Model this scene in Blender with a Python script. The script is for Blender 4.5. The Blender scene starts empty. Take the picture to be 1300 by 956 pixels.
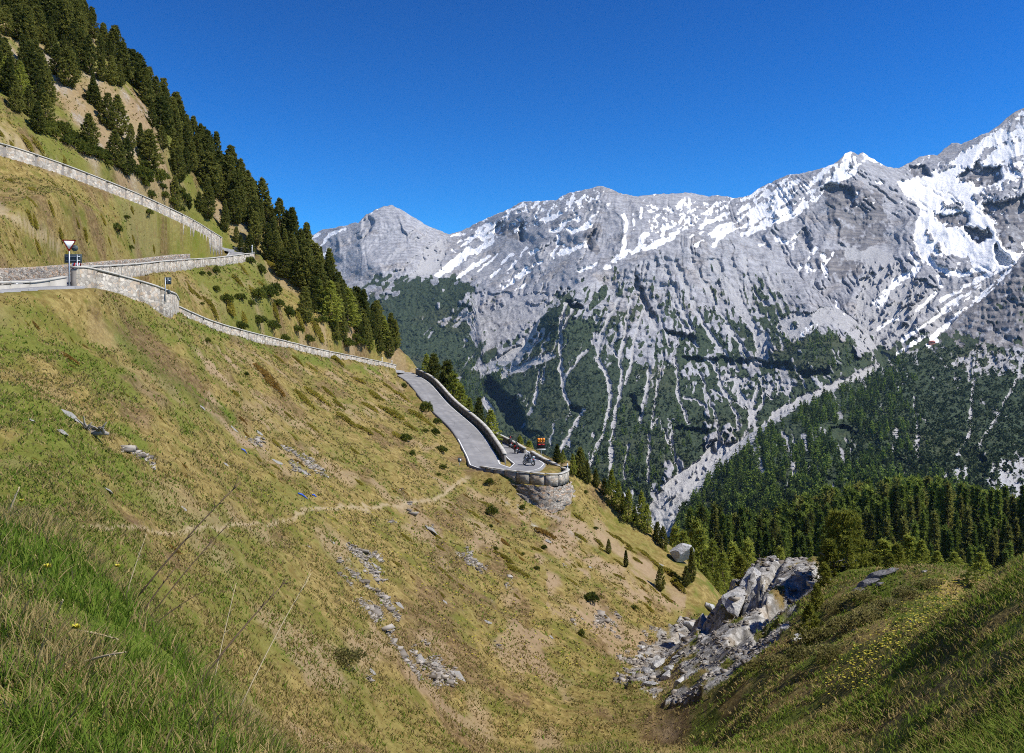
import bpy, math, random
import numpy as np
from mathutils import Vector, Matrix

random.seed(7)
RNG = np.random.default_rng(11)
SC = bpy.context.scene
COL = SC.collection
R = math.radians

# ------------------------------------------------------------------ camera, sky, sun, exposure
FPX, UC, VC = 1126.0, 650.0, 478.0          # focal length and centre, in the units of a 1300 px wide frame
cam_d = bpy.data.cameras.new("camera")
cam_d.sensor_width = 36.0
cam_d.lens = FPX / 1300.0 * 36.0
cam_d.clip_start = 0.1
cam_d.clip_end = 60000.0
cam = bpy.data.objects.new("camera", cam_d)
cam.location = (0, 0, 0)
cam.rotation_euler = (R(90), 0, 0)
COL.objects.link(cam)
SC.camera = cam

SUN_DIR = Vector((0.60, -0.17, 0.78)).normalized()     # towards the sun: from the right, a little behind the camera
SUN_EL = math.asin(SUN_DIR.z)
SUN_AZ = math.atan2(SUN_DIR.x, SUN_DIR.y)
world = bpy.data.worlds.new("World")
SC.world = world
world.use_nodes = True
wn, wl = world.node_tree.nodes, world.node_tree.links
wn.clear()
sky = wn.new("ShaderNodeTexSky")
sky.sky_type = 'NISHITA'
sky.sun_disc = False
sky.sun_elevation = SUN_EL
sky.sun_rotation = SUN_AZ
sky.altitude = 2600.0
sky.air_density = 1.2
sky.dust_density = 0.15
sky.ozone_density = 3.0
hsv = wn.new("ShaderNodeHueSaturation")
hsv.inputs['Saturation'].default_value = 1.4
hsv.inputs['Hue'].default_value = 0.486
hsv.inputs['Value'].default_value = 0.75
bg = wn.new("ShaderNodeBackground")
bg.inputs['Strength'].default_value = 0.055
wo = wn.new("ShaderNodeOutputWorld")
wl.new(sky.outputs[0], hsv.inputs['Color'])
gam = wn.new("ShaderNodeGamma"); gam.inputs['Gamma'].default_value = 1.8
wl.new(hsv.outputs[0], gam.inputs['Color'])
wl.new(gam.outputs[0], bg.inputs['Color'])
wl.new(bg.outputs[0], wo.inputs['Surface'])

sun_d = bpy.data.lights.new("sun", 'SUN')
sun_d.energy = 4.9
sun_d.angle = R(0.5)
sun_d.color = (1.0, 0.95, 0.86)
sun = bpy.data.objects.new("sun", sun_d)
sun.rotation_euler = SUN_DIR.to_track_quat('Z', 'Y').to_euler()
COL.objects.link(sun)

SC.view_settings.view_transform = 'Standard'
SC.view_settings.look = 'None'
SC.view_settings.gamma = 1.0
SC.view_settings.exposure = 0.45
SC.view_settings.use_curve_mapping = False
SC.render.engine = 'CYCLES'
cy = SC.cycles
cy.max_bounces = 5
cy.diffuse_bounces = 3
cy.glossy_bounces = 2
cy.transmission_bounces = 3
cy.volume_bounces = 0
cy.transparent_max_bounces = 4
cy.use_denoising = False
cy.filter_width = 1.0
try:
    cy.denoiser = 'OPENIMAGEDENOISE'
    cy.denoising_input_passes = 'RGB_ALBEDO_NORMAL'
    cy.denoising_prefilter = 'ACCURATE'
except Exception:
    pass
cy.caustics_reflective = False
cy.caustics_refractive = False

# ------------------------------------------------------------------ numeric helpers
def P(u, v, Y):
    return np.array([(u - UC) / FPX * Y, Y, (VC - v) / FPX * Y])

def _hash(i, j, k):
    n = (i.astype(np.int64) * 374761393 + j.astype(np.int64) * 668265263 + k * 1442695041) & 0xffffffff
    n = ((n ^ (n >> 13)) * 1274126177) & 0xffffffff
    n = ((n ^ (n >> 16)) * 2246822519) & 0xffffffff
    return ((n ^ (n >> 15)) & 0xffffff) / 16777215.0

def vnoise(x, y, seed=0):
    x = np.asarray(x, float); y = np.asarray(y, float)
    xi = np.floor(x); yi = np.floor(y)
    fx = x - xi; fy = y - yi
    fx = fx * fx * fx * (fx * (fx * 6 - 15) + 10); fy = fy * fy * fy * (fy * (fy * 6 - 15) + 10)
    a = _hash(xi, yi, seed); b = _hash(xi + 1, yi, seed)
    c = _hash(xi, yi + 1, seed); d = _hash(xi + 1, yi + 1, seed)
    return (a * (1 - fx) + b * fx) * (1 - fy) + (c * (1 - fx) + d * fx) * fy

def fbm(x, y, seed=0, octaves=4, gain=0.5):
    s = 0.0; a = 1.0; t = 0.0
    for o in range(octaves):
        ca, sa = math.cos(o * 0.9 + 0.3), math.sin(o * 0.9 + 0.3)
        s = s + a * vnoise((x * ca - y * sa) * 2 ** o, (x * sa + y * ca) * 2 ** o, seed + o * 17)
        t += a; a *= gain
    return s / t

def ridged(x, y, seed=0, octaves=3):
    s = 0.0; a = 1.0; t = 0.0
    for o in range(octaves):
        s = s + a * (1 - np.abs(2 * vnoise(x * 2 ** o + o * 3.1, y * 2 ** o, seed + o * 13) - 1))
        t += a; a *= 0.5
    return s / t

def smooth(e0, e1, x):
    t = np.clip((x - e0) / (e1 - e0), 0, 1)
    return t * t * (3 - 2 * t)

class RBF:
    """multiquadric interpolation with a linear polynomial"""
    def __init__(self, pts, vals, c, scale=(1, 1)):
        self.s = np.array(scale, float)
        self.p = np.asarray(pts, float) * self.s
        self.c = c
        n = len(self.p)
        d = np.sqrt(((self.p[:, None] - self.p[None]) ** 2).sum(-1) + c * c)
        Q = np.hstack([np.ones((n, 1)), self.p])
        A = np.zeros((n + 3, n + 3))
        A[:n, :n] = d + np.eye(n) * 1e-4 * 0
        A[:n, n:] = Q; A[n:, :n] = Q.T
        self.w = np.linalg.lstsq(A, np.concatenate([np.asarray(vals, float), np.zeros(3)]), rcond=None)[0]
    def __call__(self, x, y):
        sh = np.shape(x)
        q = np.stack([np.ravel(x) * self.s[0], np.ravel(y) * self.s[1]], -1)
        out = np.empty(len(q))
        n = len(self.p)
        for k in range(0, len(q), 40000):
            qq = q[k:k + 40000]
            d = np.sqrt((qq[:, None, 0] - self.p[None, :, 0]) ** 2 + (qq[:, None, 1] - self.p[None, :, 1]) ** 2 + self.c ** 2)
            out[k:k + 40000] = d @ self.w[:n] + self.w[n] + qq @ self.w[n + 1:]
        return out.reshape(sh)

def seg_dist(u, v, pts):
    """distance from points to a polyline"""
    d = np.full(np.shape(u), 1e9)
    for (x0, y0), (x1, y1) in zip(pts[:-1], pts[1:]):
        dx, dy = x1 - x0, y1 - y0
        L = dx * dx + dy * dy + 1e-9
        t = np.clip(((u - x0) * dx + (v - y0) * dy) / L, 0, 1)
        d = np.minimum(d, np.hypot(u - x0 - t * dx, v - y0 - t * dy))
    return d

def in_poly(u, v, poly):
    inside = np.zeros(np.shape(u), bool)
    n = len(poly)
    for i in range(n):
        x0, y0 = poly[i]; x1, y1 = poly[(i + 1) % n]
        if y0 == y1:
            continue
        c = ((y0 > v) != (y1 > v)) & (u < (x1 - x0) * (v - y0) / (y1 - y0) + x0)
        inside ^= c
    return inside

# ------------------------------------------------------------------ object helpers
def mesh_np(name, V, F, mat=None, attrs=None, smooth_shade=False, parent=None, link=True):
    """F: array (n,3) or (n,4), or a list of such arrays"""
    Fs = F if isinstance(F, list) else [F]
    Fs = [np.asarray(f, np.int32) for f in Fs if len(f)]
    me = bpy.data.meshes.new(name)
    V = np.asarray(V, np.float32)
    me.vertices.add(len(V))
    me.vertices.foreach_set("co", V.ravel())
    nl = sum(f.size for f in Fs); npoly = sum(len(f) for f in Fs)
    me.loops.add(nl)
    me.polygons.add(npoly)
    me.loops.foreach_set("vertex_index", np.concatenate([f.ravel() for f in Fs]))
    tot = np.concatenate([np.full(len(f), f.shape[1], np.int32) for f in Fs])
    start = np.concatenate([[0], np.cumsum(tot)[:-1]]).astype(np.int32)
    me.polygons.foreach_set("loop_start", start)
    me.polygons.foreach_set("loop_total", tot)
    if smooth_shade:
        me.polygons.foreach_set("use_smooth", np.ones(npoly, bool))
    me.update(calc_edges=True)
    for an, av in (attrs or {}).items():
        av = np.asarray(av, np.float32)
        if av.ndim == 1:
            at = me.attributes.new(an, 'FLOAT', 'POINT'); at.data.foreach_set("value", av)
        else:
            if av.shape[1] == 3:
                av = np.hstack([av, np.ones((len(av), 1), np.float32)])
            at = me.attributes.new(an, 'FLOAT_COLOR', 'POINT'); at.data.foreach_set("color", av.ravel())
    if mat:
        me.materials.append(mat)
    ob = bpy.data.objects.new(name, me)
    if link:
        COL.objects.link(ob)
    if parent:
        ob.parent = parent
    return ob

class MB:
    """collects boxes, tubes and lathed shapes into one mesh"""
    def __init__(self):
        self.v = []; self.f3 = []; self.f4 = []; self.n = 0
    def add(self, V, F):
        V = np.asarray(V, float)
        for f in F:
            f = [i + self.n for i in f]
            if len(f) == 4: self.f4.append(f)
            elif len(f) == 3: self.f3.append(f)
            else:
                for k in range(1, len(f) - 1): self.f3.append([f[0], f[k], f[k + 1]])
        self.v.append(V); self.n += len(V)
        return self
    def box(self, c, s, rot=None, bevel=0.0):
        hx, hy, hz = s[0] / 2, s[1] / 2, s[2] / 2
        b = min(bevel, hx * .9, hy * .9, hz * .9)
        if b <= 0:
            V = np.array([[x, y, z] for x in (-hx, hx) for y in (-hy, hy) for z in (-hz, hz)])
            F = [(0, 1, 3, 2), (4, 6, 7, 5), (0, 4, 5, 1), (2, 3, 7, 6), (0, 2, 6, 4), (1, 5, 7, 3)]
        else:
            oct_ = [(-hx + b, -hy), (hx - b, -hy), (hx, -hy + b), (hx, hy - b), (hx - b, hy), (-hx + b, hy), (-hx, hy - b), (-hx, -hy + b)]
            ins = [(x * (hx - b) / hx, y * (hy - b) / hy) for x, y in oct_]
            V = [(x, y, -hz) for x, y in ins] + [(x, y, -hz + b) for x, y in oct_] + [(x, y, hz - b) for x, y in oct_] + [(x, y, hz) for x, y in ins]
            F = [tuple(range(7, -1, -1)), tuple(range(24, 32))]
            for k in range(3):
                for i in range(8):
                    j = (i + 1) % 8
                    F.append((k * 8 + i, k * 8 + j, k * 8 + 8 + j, k * 8 + 8 + i))
            V = np.array(V)
        if rot is not None:
            V = V @ np.array(rot).T
        return self.add(V + np.array(c), F)
    def tube(self, pts, rad, n=8, cap=True):
        pts = [np.array(p, float) for p in pts]
        rad = rad if hasattr(rad, '__len__') else [rad] * len(pts)
        V = []; F = []
        for i, p in enumerate(pts):
            d = pts[min(i + 1, len(pts) - 1)] - pts[max(i - 1, 0)]
            d = d / (np.linalg.norm(d) + 1e-9)
            a = np.cross(d, [0, 0, 1.0]) if abs(d[2]) < .9 else np.cross(d, [1.0, 0, 0])
            a /= np.linalg.norm(a); b = np.cross(d, a)
            for k in range(n):
                t = 2 * math.pi * k / n
                V.append(p + rad[i] * (math.cos(t) * a + math.sin(t) * b))
        for i in range(len(pts) - 1):
            for k in range(n):
                l = (k + 1) % n
                F.append((i * n + k, i * n + l, (i + 1) * n + l, (i + 1) * n + k))
        if cap:
            F.append(tuple(range(n - 1, -1, -1)))
            F.append(tuple(range((len(pts) - 1) * n, len(pts) * n)))
        return self.add(V, F)
    def torus(self, c, axis, R0, r, n=20, m=8):
        axis = np.array(axis, float); axis /= np.linalg.norm(axis)
        a = np.cross(axis, [0, 0, 1.0]) if abs(axis[2]) < .9 else np.cross(axis, [1.0, 0, 0])
        a /= np.linalg.norm(a); b = np.cross(axis, a)
        V = []; F = []
        for i in range(n):
            t = 2 * math.pi * i / n
            e = math.cos(t) * a + math.sin(t) * b
            for j in range(m):
                s = 2 * math.pi * j / m
                V.append(np.array(c) + e * (R0 + r * math.cos(s)) + axis * r * math.sin(s))
        for i in range(n):
            for j in range(m):
                F.append((i * m + j, ((i + 1) % n) * m + j, ((i + 1) % n) * m + (j + 1) % m, i * m + (j + 1) % m))
        return self.add(V, F)
    def ball(self, c, s, n=12, m=8, rot=None):
        V = []; F = []
        for i in range(m + 1):
            ph = math.pi * i / m
            for j in range(n):
                t = 2 * math.pi * j / n
                V.append((math.sin(ph) * math.cos(t) * s[0], math.sin(ph) * math.sin(t) * s[1], math.cos(ph) * s[2]))
        V = np.array(V)
        if rot is not None: V = V @ np.array(rot).T
        for i in range(m):
            for j in range(n):
                F.append((i * n + j, (i + 1) * n + j, (i + 1) * n + (j + 1) % n, i * n + (j + 1) % n))
        return self.add(V + np.array(c), F)
    def prism(self, poly, y0, y1):
        """polygon in x,z extruded in y"""
        n = len(poly)
        V = [(x, y0, z) for x, z in poly] + [(x, y1, z) for x, z in poly]
        F = [tuple(range(n)), tuple(range(2 * n - 1, n - 1, -1))]
        for i in range(n):
            j = (i + 1) % n
            F.append((i, i + n, j + n, j))
        return self.add(V, F)
    def build(self, name, mat, parent=None, smooth_shade=False, link=True):
        F = []
        if self.f3: F.append(np.array(self.f3))
        if self.f4: F.append(np.array(self.f4))
        return mesh_np(name, np.vstack(self.v), F, mat, None, smooth_shade, parent, link)

def tag(o, label=None, cat=None, group=None, kind=None):
    if label: o['label'] = label
    if cat: o['category'] = cat
    if group: o['group'] = group
    if kind: o['kind'] = kind
    return o

def empty(name, loc=(0, 0, 0), rz=0.0):
    o = bpy.data.objects.new(name, None)
    o.empty_display_size = 0.3
    o.location = loc
    o.rotation_euler = (0, 0, rz)
    COL.objects.link(o)
    return o

def copy_tree(o, parent=None):
    c = o.copy()
    COL.objects.link(c)
    if parent is not None: c.parent = parent
    for ch in list(o.children):
        copy_tree(ch, c)
    return c

# ------------------------------------------------------------------ materials
def new_mat(name):
    m = bpy.data.materials.new(name)
    m.use_nodes = True
    nt = m.node_tree
    b = nt.nodes["Principled BSDF"]
    b.inputs['Roughness'].default_value = 0.85
    b.inputs['Specular IOR Level'].default_value = 0.25
    return m, nt, b

def simple_mat(name, col, rough=0.7, metal=0.0, noise=0.0, scale=8.0, emit=None):
    m, nt, b = new_mat(name)
    b.inputs['Roughness'].default_value = rough
    b.inputs['Metallic'].default_value = metal
    tc = nt.nodes.new("ShaderNodeTexCoord")
    n = nt.nodes.new("ShaderNodeTexNoise"); n.inputs['Scale'].default_value = scale; n.inputs['Detail'].default_value = 4
    nt.links.new(tc.outputs['Object'], n.inputs['Vector'])
    mx = nt.nodes.new("ShaderNodeMix"); mx.data_type = 'RGBA'
    k = max(noise, 0.06)
    mx.inputs['A'].default_value = (*[max(0, c * (1 - k)) for c in col], 1)
    mx.inputs['B'].default_value = (*[min(1, c * (1 + k)) for c in col], 1)
    nt.links.new(n.outputs['Fac'], mx.inputs['Factor'])
    nt.links.new(mx.outputs['Result'], b.inputs['Base Color'])
    if emit:
        b.inputs['Emission Color'].default_value = (*emit[0], 1)
        b.inputs['Emission Strength'].default_value = emit[1]
    return m

class NT:
    """small node-tree writer"""
    def __init__(self, nt): self.nt = nt
    def node(self, t, **kw):
        n = self.nt.nodes.new(t)
        for k, v in kw.items():
            setattr(n, k, v)
        return n
    def link(self, a, b): self.nt.links.new(a, b)
    def set(self, n, key, val):
        if hasattr(val, 'is_output') : self.link(val, n.inputs[key])
        elif isinstance(val, (tuple, list)) and len(val) == 3 and n.inputs[key].type == 'RGBA': n.inputs[key].default_value = (*val, 1)
        else: n.inputs[key].default_value = val
    def noise(self, vec, scale, detail=4, rough=0.55, dist=0.0):
        n = self.node("ShaderNodeTexNoise")
        if vec is not None: self.link(vec, n.inputs['Vector'])
        n.inputs['Scale'].default_value = scale; n.inputs['Detail'].default_value = detail
        n.inputs['Roughness'].default_value = rough; n.inputs['Distortion'].default_value = dist
        return n.outputs['Fac']
    def ramp(self, fac, a, b):
        n = self.node("ShaderNodeMapRange"); n.interpolation_type = 'SMOOTHSTEP'
        self.link(fac, n.inputs['Value'])
        n.inputs['From Min'].default_value = a; n.inputs['From Max'].default_value = b
        return n.outputs['Result']
    def mix(self, fac, a, b, mode='MIX'):
        n = self.node("ShaderNodeMix", data_type='RGBA'); n.blend_type = mode
        self.set(n, 'Factor', fac); self.set(n, 'A', a); self.set(n, 'B', b)
        return n.outputs['Result']
    def math(self, op, a, b=0.0):
        n = self.node("ShaderNodeMath", operation=op)
        for i, x in enumerate((a, b)):
            if hasattr(x, 'is_output'): self.link(x, n.inputs[i])
            else: n.inputs[i].default_value = x
        return n.outputs[0]
    def attr(self, name):
        n = self.node("ShaderNodeAttribute"); n.attribute_name = name
        return n
    def bump(self, h, strength=0.5, dist=0.1):
        n = self.node("ShaderNodeBump"); n.inputs['Strength'].default_value = strength; n.inputs['Distance'].default_value = dist
        self.link(h, n.inputs['Height'])
        return n.outputs['Normal']

def leaf_mat(name, dark, light, trans=0.25, rnd=0.25, dead=None):
    m, nt, b = new_mat(name)
    w = NT(nt)
    a = w.attr('tint').outputs['Fac']
    oi = w.node("ShaderNodeObjectInfo").outputs['Random']
    f = w.math('ADD', a, w.math('MULTIPLY', w.math('SUBTRACT', oi, 0.5), rnd))
    cr = w.node("ShaderNodeValToRGB")
    cr.color_ramp.elements[0].position = 0.0; cr.color_ramp.elements[0].color = (*dark, 1)
    cr.color_ramp.elements[1].position = 1.0; cr.color_ramp.elements[1].color = (*light, 1)
    if dead:
        e = cr.color_ramp.elements.new(0.985); e.color = (*light, 1)
        cr.color_ramp.elements[-1].color = (*dead, 1)
    w.link(f, cr.inputs['Fac'])
    w.link(cr.outputs['Color'], b.inputs['Base Color'])
    b.inputs['Roughness'].default_value = 0.75
    b.inputs['Specular IOR Level'].default_value = 0.15
    tr = w.node("ShaderNodeBsdfTranslucent"); w.link(cr.outputs['Color'], tr.inputs['Color'])
    ms = w.node("ShaderNodeMixShader"); ms.inputs['Fac'].default_value = trans
    w.link(b.outputs[0], ms.inputs[1]); w.link(tr.outputs[0], ms.inputs[2])
    w.link(ms.outputs[0], nt.nodes["Material Output"].inputs['Surface'])
    return m
# ------------------------------------------------------------------ near ground: slopes, knoll, gully, valley
CP = [  # (u, v, distance) on the ground
 # knoll underfoot
 (0,800,4),(0,956,2.9),(100,956,3.1),(200,956,3.4),(300,940,4),(0,660,7),(60,672,7),(110,704,6.6),(160,758,6.2),(200,812,5.8),(258,868,5.4),(322,935,5.0),(395,1000,4.5),
 (-150,640,7),(-150,800,4),(0,730,13),(110,810,12.5),(220,910,11),(310,975,9.5),(430,1040,7),(600,1040,6),(800,1060,6),
 (1720,700,30),(1720,860,13),(1720,1000,7),(1720,1250,3.2),(-400,620,7),(-400,800,4),(-400,440,42),(-400,150,85),(-400,-200,150),(1720,790,200),(1720,740,430),
 # grass slope below the roads
 (0,398,50),(0,450,44),(0,500,38),(0,550,33),(0,600,29),(0,640,26.5),(-150,420,46),(-150,560,30),
 (90,385,59),(100,410,57),(100,500,45),(100,600,33),(130,685,27),(215,412,73),(200,500,56),(200,600,42),(200,665,35),(200,750,28),
 (300,520,72),(300,600,56),(300,655,47),(300,750,35.5),(300,860,26),(400,520,98),(400,600,72),(400,650,60),(400,750,46),(400,860,34),
 (480,540,112),(540,540,128),(575,575,120),(500,600,92),(500,700,66),(500,800,51),(500,860,43),(600,612,108),(600,700,82),(600,800,62),(600,860,53),
 (700,645,107),(700,700,93),(700,800,72),(700,860,62),(800,680,112),(800,750,95),(800,825,79),(760,645,113),(860,730,106),
 (400,956,27),(300,960,20),(500,956,34),(600,956,42),(700,956,48),(780,956,50),
 # gully and right bank
 (815,850,73),(850,815,84),(885,775,100),(840,956,50),(880,865,57),
 (918,770,88),(962,728,80),(1000,721,78),(1040,719,75),(900,800,70),(960,780,68),(1000,765,67),(950,860,50),(1000,860,42),(1075,722,69),(1120,724,64),(1180,735,50),
 (1100,800,42),(1100,860,31),(1200,770,36),(1200,860,22),(1300,712,30),(1300,780,22),(1300,860,16),(1300,956,11.5),(1200,956,15),(1100,956,21),(1000,956,29),(900,956,40),(1450,680,28),(1450,860,13),
 # behind the right bank
 (1300,760,50),(1190,790,72),(1100,790,95),(1000,780,105),(940,790,105),
 # spur crest on the right of the hairpin, then down
 (725,604,114),(760,628,116),(800,656,117),(840,692,114),(885,745,104),(740,640,140),(800,720,150),(860,790,150),(690,580,131),(700,592,143),
 # hillside between the roads
 (0,338,60),(0,300,70),(0,225,97),(100,270,90),(100,320,74),(160,300,110),(225,312,134),(-150,330,50),(-150,200,90),
 (360,402,140),(400,427,152),(350,362,162),(440,440,160),
 (305,340,145),(272,346,129),(217,353,106),(163,362,85),(222,374,97),(260,396,110),(300,402,122),(238,414,80),(260,424,88),(300,435,98),(350,446,111),(400,457,128),(450,466,148),(486,472.5,163),
 # above the upper road
 (0,188,107),(0,120,122),(0,60,140),(80,215,118),(100,160,138),(100,60,165),(160,245,133),(200,200,155),(225,275,152),(200,140,178),(290,303,172),(300,265,181),(340,315,178),(400,370,172),(450,420,175),(0,0,165),(-150,100,100),(-150,-100,160),
 # ridge crest and back slope
 (525,464,190),(500,445,186),(470,420,185),(430,375,185),(390,325,185),(340,280,188),(290,225,190),(240,180,192),(190,125,195),(140,70,198),(100,20,200),(60,-40,205),(0,-120,210),(-150,-260,220),
 (100,70,262),(200,200,257),(300,300,252),(400,410,247),(480,490,242),(530,520,240),(600,600,240),(-100,-100,270),
 (-100,200,500),(300,520,500),(500,640,500),(700,720,500),(850,760,480),
 (600,570,165),(560,530,185),(660,590,175),
 # valley and the wooded rise beyond the right bank
 (700,720,220),(850,800,220),(940,790,230),(1000,800,230),(1100,800,220),(1300,790,200),(1450,780,200),
 (1000,765,295),(1100,755,290),(1200,750,290),(1300,755,290),(1450,750,290),(930,738,400),(1000,706,420),(1050,690,430),(1150,674,430),(1220,682,430),(1300,712,420),(1450,730,420),
 (930,790,560),(1000,765,600),(1200,745,600),(1400,760,600),(-200,400,900),(400,600,900),(850,760,900),(1200,760,900),(1450,760,900),
]
def plane_t(a, Y):
    k = smooth(20, 50, Y) * (1 - smooth(200, 330, Y))
    return (-0.5 * a + 0.02 - 13.0 / Y) * k
_cp = np.array(CP, float)
_a = (_cp[:, 0] - UC) / FPX; _b = np.log(_cp[:, 2]); _t = (VC - _cp[:, 1]) / FPX
_a = np.concatenate([_a, [0, -.55, .55, 0.2]]); _b = np.concatenate([_b, np.log([1.5, 1.5, 1.5, 1.5])]); _t = np.concatenate([_t, [-1.13, -.78, -1.2, -1.15]])
near_rbf = RBF(np.stack([_a, _b], -1), _t - plane_t(_a, np.exp(_b)), 0.055, (2.4, 1.0))

def seg(pts, step=0.8):
    out = [np.array(pts[0], float)]
    for p, q in zip(pts[:-1], pts[1:]):
        p = np.array(p, float); q = np.array(q, float)
        n = max(1, int(np.linalg.norm(q - p) / step))
        out += [p + (q - p) * k / n for k in range(1, n + 1)]
    return np.array(out)
def spline(pts, per=12):
    """Catmull-Rom through 3D points"""
    p = [np.array(x, float) for x in pts]
    p = [2 * p[0] - p[1]] + p + [2 * p[-1] - p[-2]]
    out = []
    for i in range(1, len(p) - 2):
        for k in range(per):
            t = k / per
            out.append(0.5 * ((2 * p[i]) + (-p[i - 1] + p[i + 1]) * t + (2 * p[i - 1] - 5 * p[i] + 4 * p[i + 1] - p[i + 2]) * t * t + (-p[i - 1] + 3 * p[i] - 3 * p[i + 1] + p[i + 2]) * t ** 3))
    out.append(p[-2])
    return np.array(out)
def PL(l): return [P(*x) for x in l]

ROAD_W = 4.6
# centre lines (level of the asphalt)
road_upper = spline(PL([(-120,170,93),(-60,190,98),(0,206,103.5),(80,232,114),(160,262,129),(222,289,146),(262,311,161),(284,318,165)]))
def shift(line, d, dz=0.0):
    t = np.gradient(line[:, :2], axis=0); t /= np.linalg.norm(t, axis=1)[:, None] + 1e-9
    return np.hstack([line[:, :2] + np.stack([t[:, 1], -t[:, 0]], -1) * d, line[:, 2:] + dz])
wall_mid = spline(PL([(322,331,158),(305,333.5,150),(272,338.5,136),(217,344.5,112),(163,353,90),(117,359.5,73),(96,362.5,64.5)]))
_wm = shift(wall_mid, 2.95, .10)
road_bend_top = spline(PL([(284,318,165),(297,319.5,166),(305,322,163.5)]) + [_wm[6]])
road_middle = np.vstack([_wm[6:-4], spline([_wm[-4]] + PL([(62,363,60),(0,367.5,54.5),(-70,373,50.5),(-130,376,48)]))[1:]])
wall_low = spline(PL([(224.5,403,86.4),(260,418,93),(300,429.5,103),(350,440.5,117),(400,451.5,135),(450,460.5,155),(486,467,170),(502,470.5,178.5)]))
_wl = shift(wall_low, -2.95, .12)
road_lower = np.vstack([spline(PL([(-130,383,47),(-70,377,51.5),(10,367,58),(68,364.5,64),(112,374,71),(150,388,79.5)]) + [_wl[4]])[:-1], _wl[4:-6], spline([_wl[-6]] + PL([(505,471.5,183.5),(516,476,181),(533,487,170),(556,514,154),(589,544.5,137),(608,573.5,123),(616,590,116.5)]))[1:]])
road_bend_low = spline(PL([(616,590,116.5),(630,594.5,113.5),(648,597,112.5),(664,595,114),(672,589,118.5)]))
road_exit = spline(PL([(672,589,118.5),(661,580.5,126.5),(652,572.5,135.5),(644,566,146),(633,559,165),(618,551,200),(600,545,240)]))
ROADS = [(road_upper, ROAD_W), (road_bend_top, 5.6), (road_middle, ROAD_W), (road_lower, ROAD_W), (road_bend_low, 5.4), (road_exit, ROAD_W)]

NA, NB = 1240, 640
GA = np.linspace(-1.0, 1.0, NA)
GB = np.linspace(math.log(1.45), math.log(950.0), NB)
Ag, Bg = np.meshgrid(GA, GB, indexing='ij')
Yg = np.exp(Bg); Xg = Ag * Yg
Ug = UC + Ag * FPX
H = (near_rbf(Ag, Bg) + plane_t(Ag, Yg)) * Yg
# relief at several sizes, growing with distance from the camera
amp = smooth(4, 30, Yg)
drift = (fbm(Xg / 9 + Yg * .02, Yg / 14, 3, 4) - .5) * 1.1 + (ridged((Yg + .25 * Xg) / 6.0, Xg / 30, 9, 3) - .6) * .75 + (fbm(Xg / 1.6, Yg / 2.6, 5, 3) - .5) * .35
H += drift * amp
H += (fbm(Xg / .5, Yg / .5, 8, 3) - .5) * .12 * (1 - smooth(8, 25, Yg))
steep_hill = smooth(100, 140, Yg) * smooth(-.10, -.2, Ag) * (1 - smooth(215, 260, Yg))
H += steep_hill * ((ridged((Yg + .3 * Xg) / 11, Xg / 26, 21, 3) - .6) * 2.6 + (fbm(Xg / 3, Yg / 3, 23, 3) - .5) * 1.0)
# narrow cattle terraces across the grass
_te = H / 1.25 + (fbm(Xg / 9, Yg / 9, 27, 3) - .5) * 3.2
_fr = _te - np.floor(_te)
H += (smooth(0, .32, _fr) - _fr) * .34 * smooth(20, 40, Yg) * (Ag < .16) * (1 - smooth(190, 230, Yg)) * smooth(.36, .6, fbm(Xg / 7, Yg / 12, 29, 3))
# rough ground of the outcrop and gully bed on the right
rock_area = in_poly(Ug + (fbm(Xg / 4, Yg / 4, 31) - .5) * 30, VC - H / Yg * FPX + (fbm(Xg / 4, Yg / 4, 37) - .5) * 20,
                    [(800,870),(810,845),(850,800),(900,745),(930,712),(1045,708),(1052,730),(1000,790),(960,835),(900,880),(850,900)]) & (Yg > 40) & (Yg < 96) & (Ag > .1)
rock_f = rock_area.astype(float)
_pp = (Xg * .64 - Yg * .77); _qq = Xg * .77 + Yg * .64
H += rock_f * ((ridged(_pp / 3.6 + fbm(_qq / 6, _pp / 6, 47, 2) * 1.2, _qq / 16, 41, 3) - .58) * 1.15 + (ridged(_qq / 3.5, _pp / 3, 45, 2) - .5) * .35 + (fbm(Xg / 1.3, Yg / 1.6, 43, 2) - .5) * .35)

_u0 = Ug + (fbm(Xg / 2, Yg / 2, 33, 3) - .5) * 14; _v0 = VC - H / Yg * FPX + (fbm(Xg / 2, Yg / 2, 35, 3) - .5) * 9
_oc = ((Yg > 40) & (Yg < 96) & (Ag > .1)).astype(float)
for pts, w_, dp in [([(1046,728),(1012,750),(985,772),(958,792),(930,812)], 5, 1.2), ([(962,764),(940,770),(915,782),(895,796)], 5, 1.5), ([(1010,772),(985,790),(960,806)], 3, 1.0), ([(960,752),(935,748),(920,756)], 3, .8), ([(990,728),(975,745),(968,760)], 3, .7), ([(905,770),(885,792),(860,812)], 3, .8)]:
    H -= _oc * (1 - smooth(w_ * .4, w_ * 1.7, seg_dist(_u0, _v0, pts))) * dp
for poly, up_ in [([(930,742),(958,738),(975,748),(962,764),(930,766),(922,754)], .6), ([(950,716),(985,712),(992,730),(965,744),(945,738)], .5), ([(985,772),(1040,735),(1048,712),(1000,712),(985,735),(968,762)], .4)]:
    H += _oc * in_poly(_u0, _v0, poly) * up_
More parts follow.
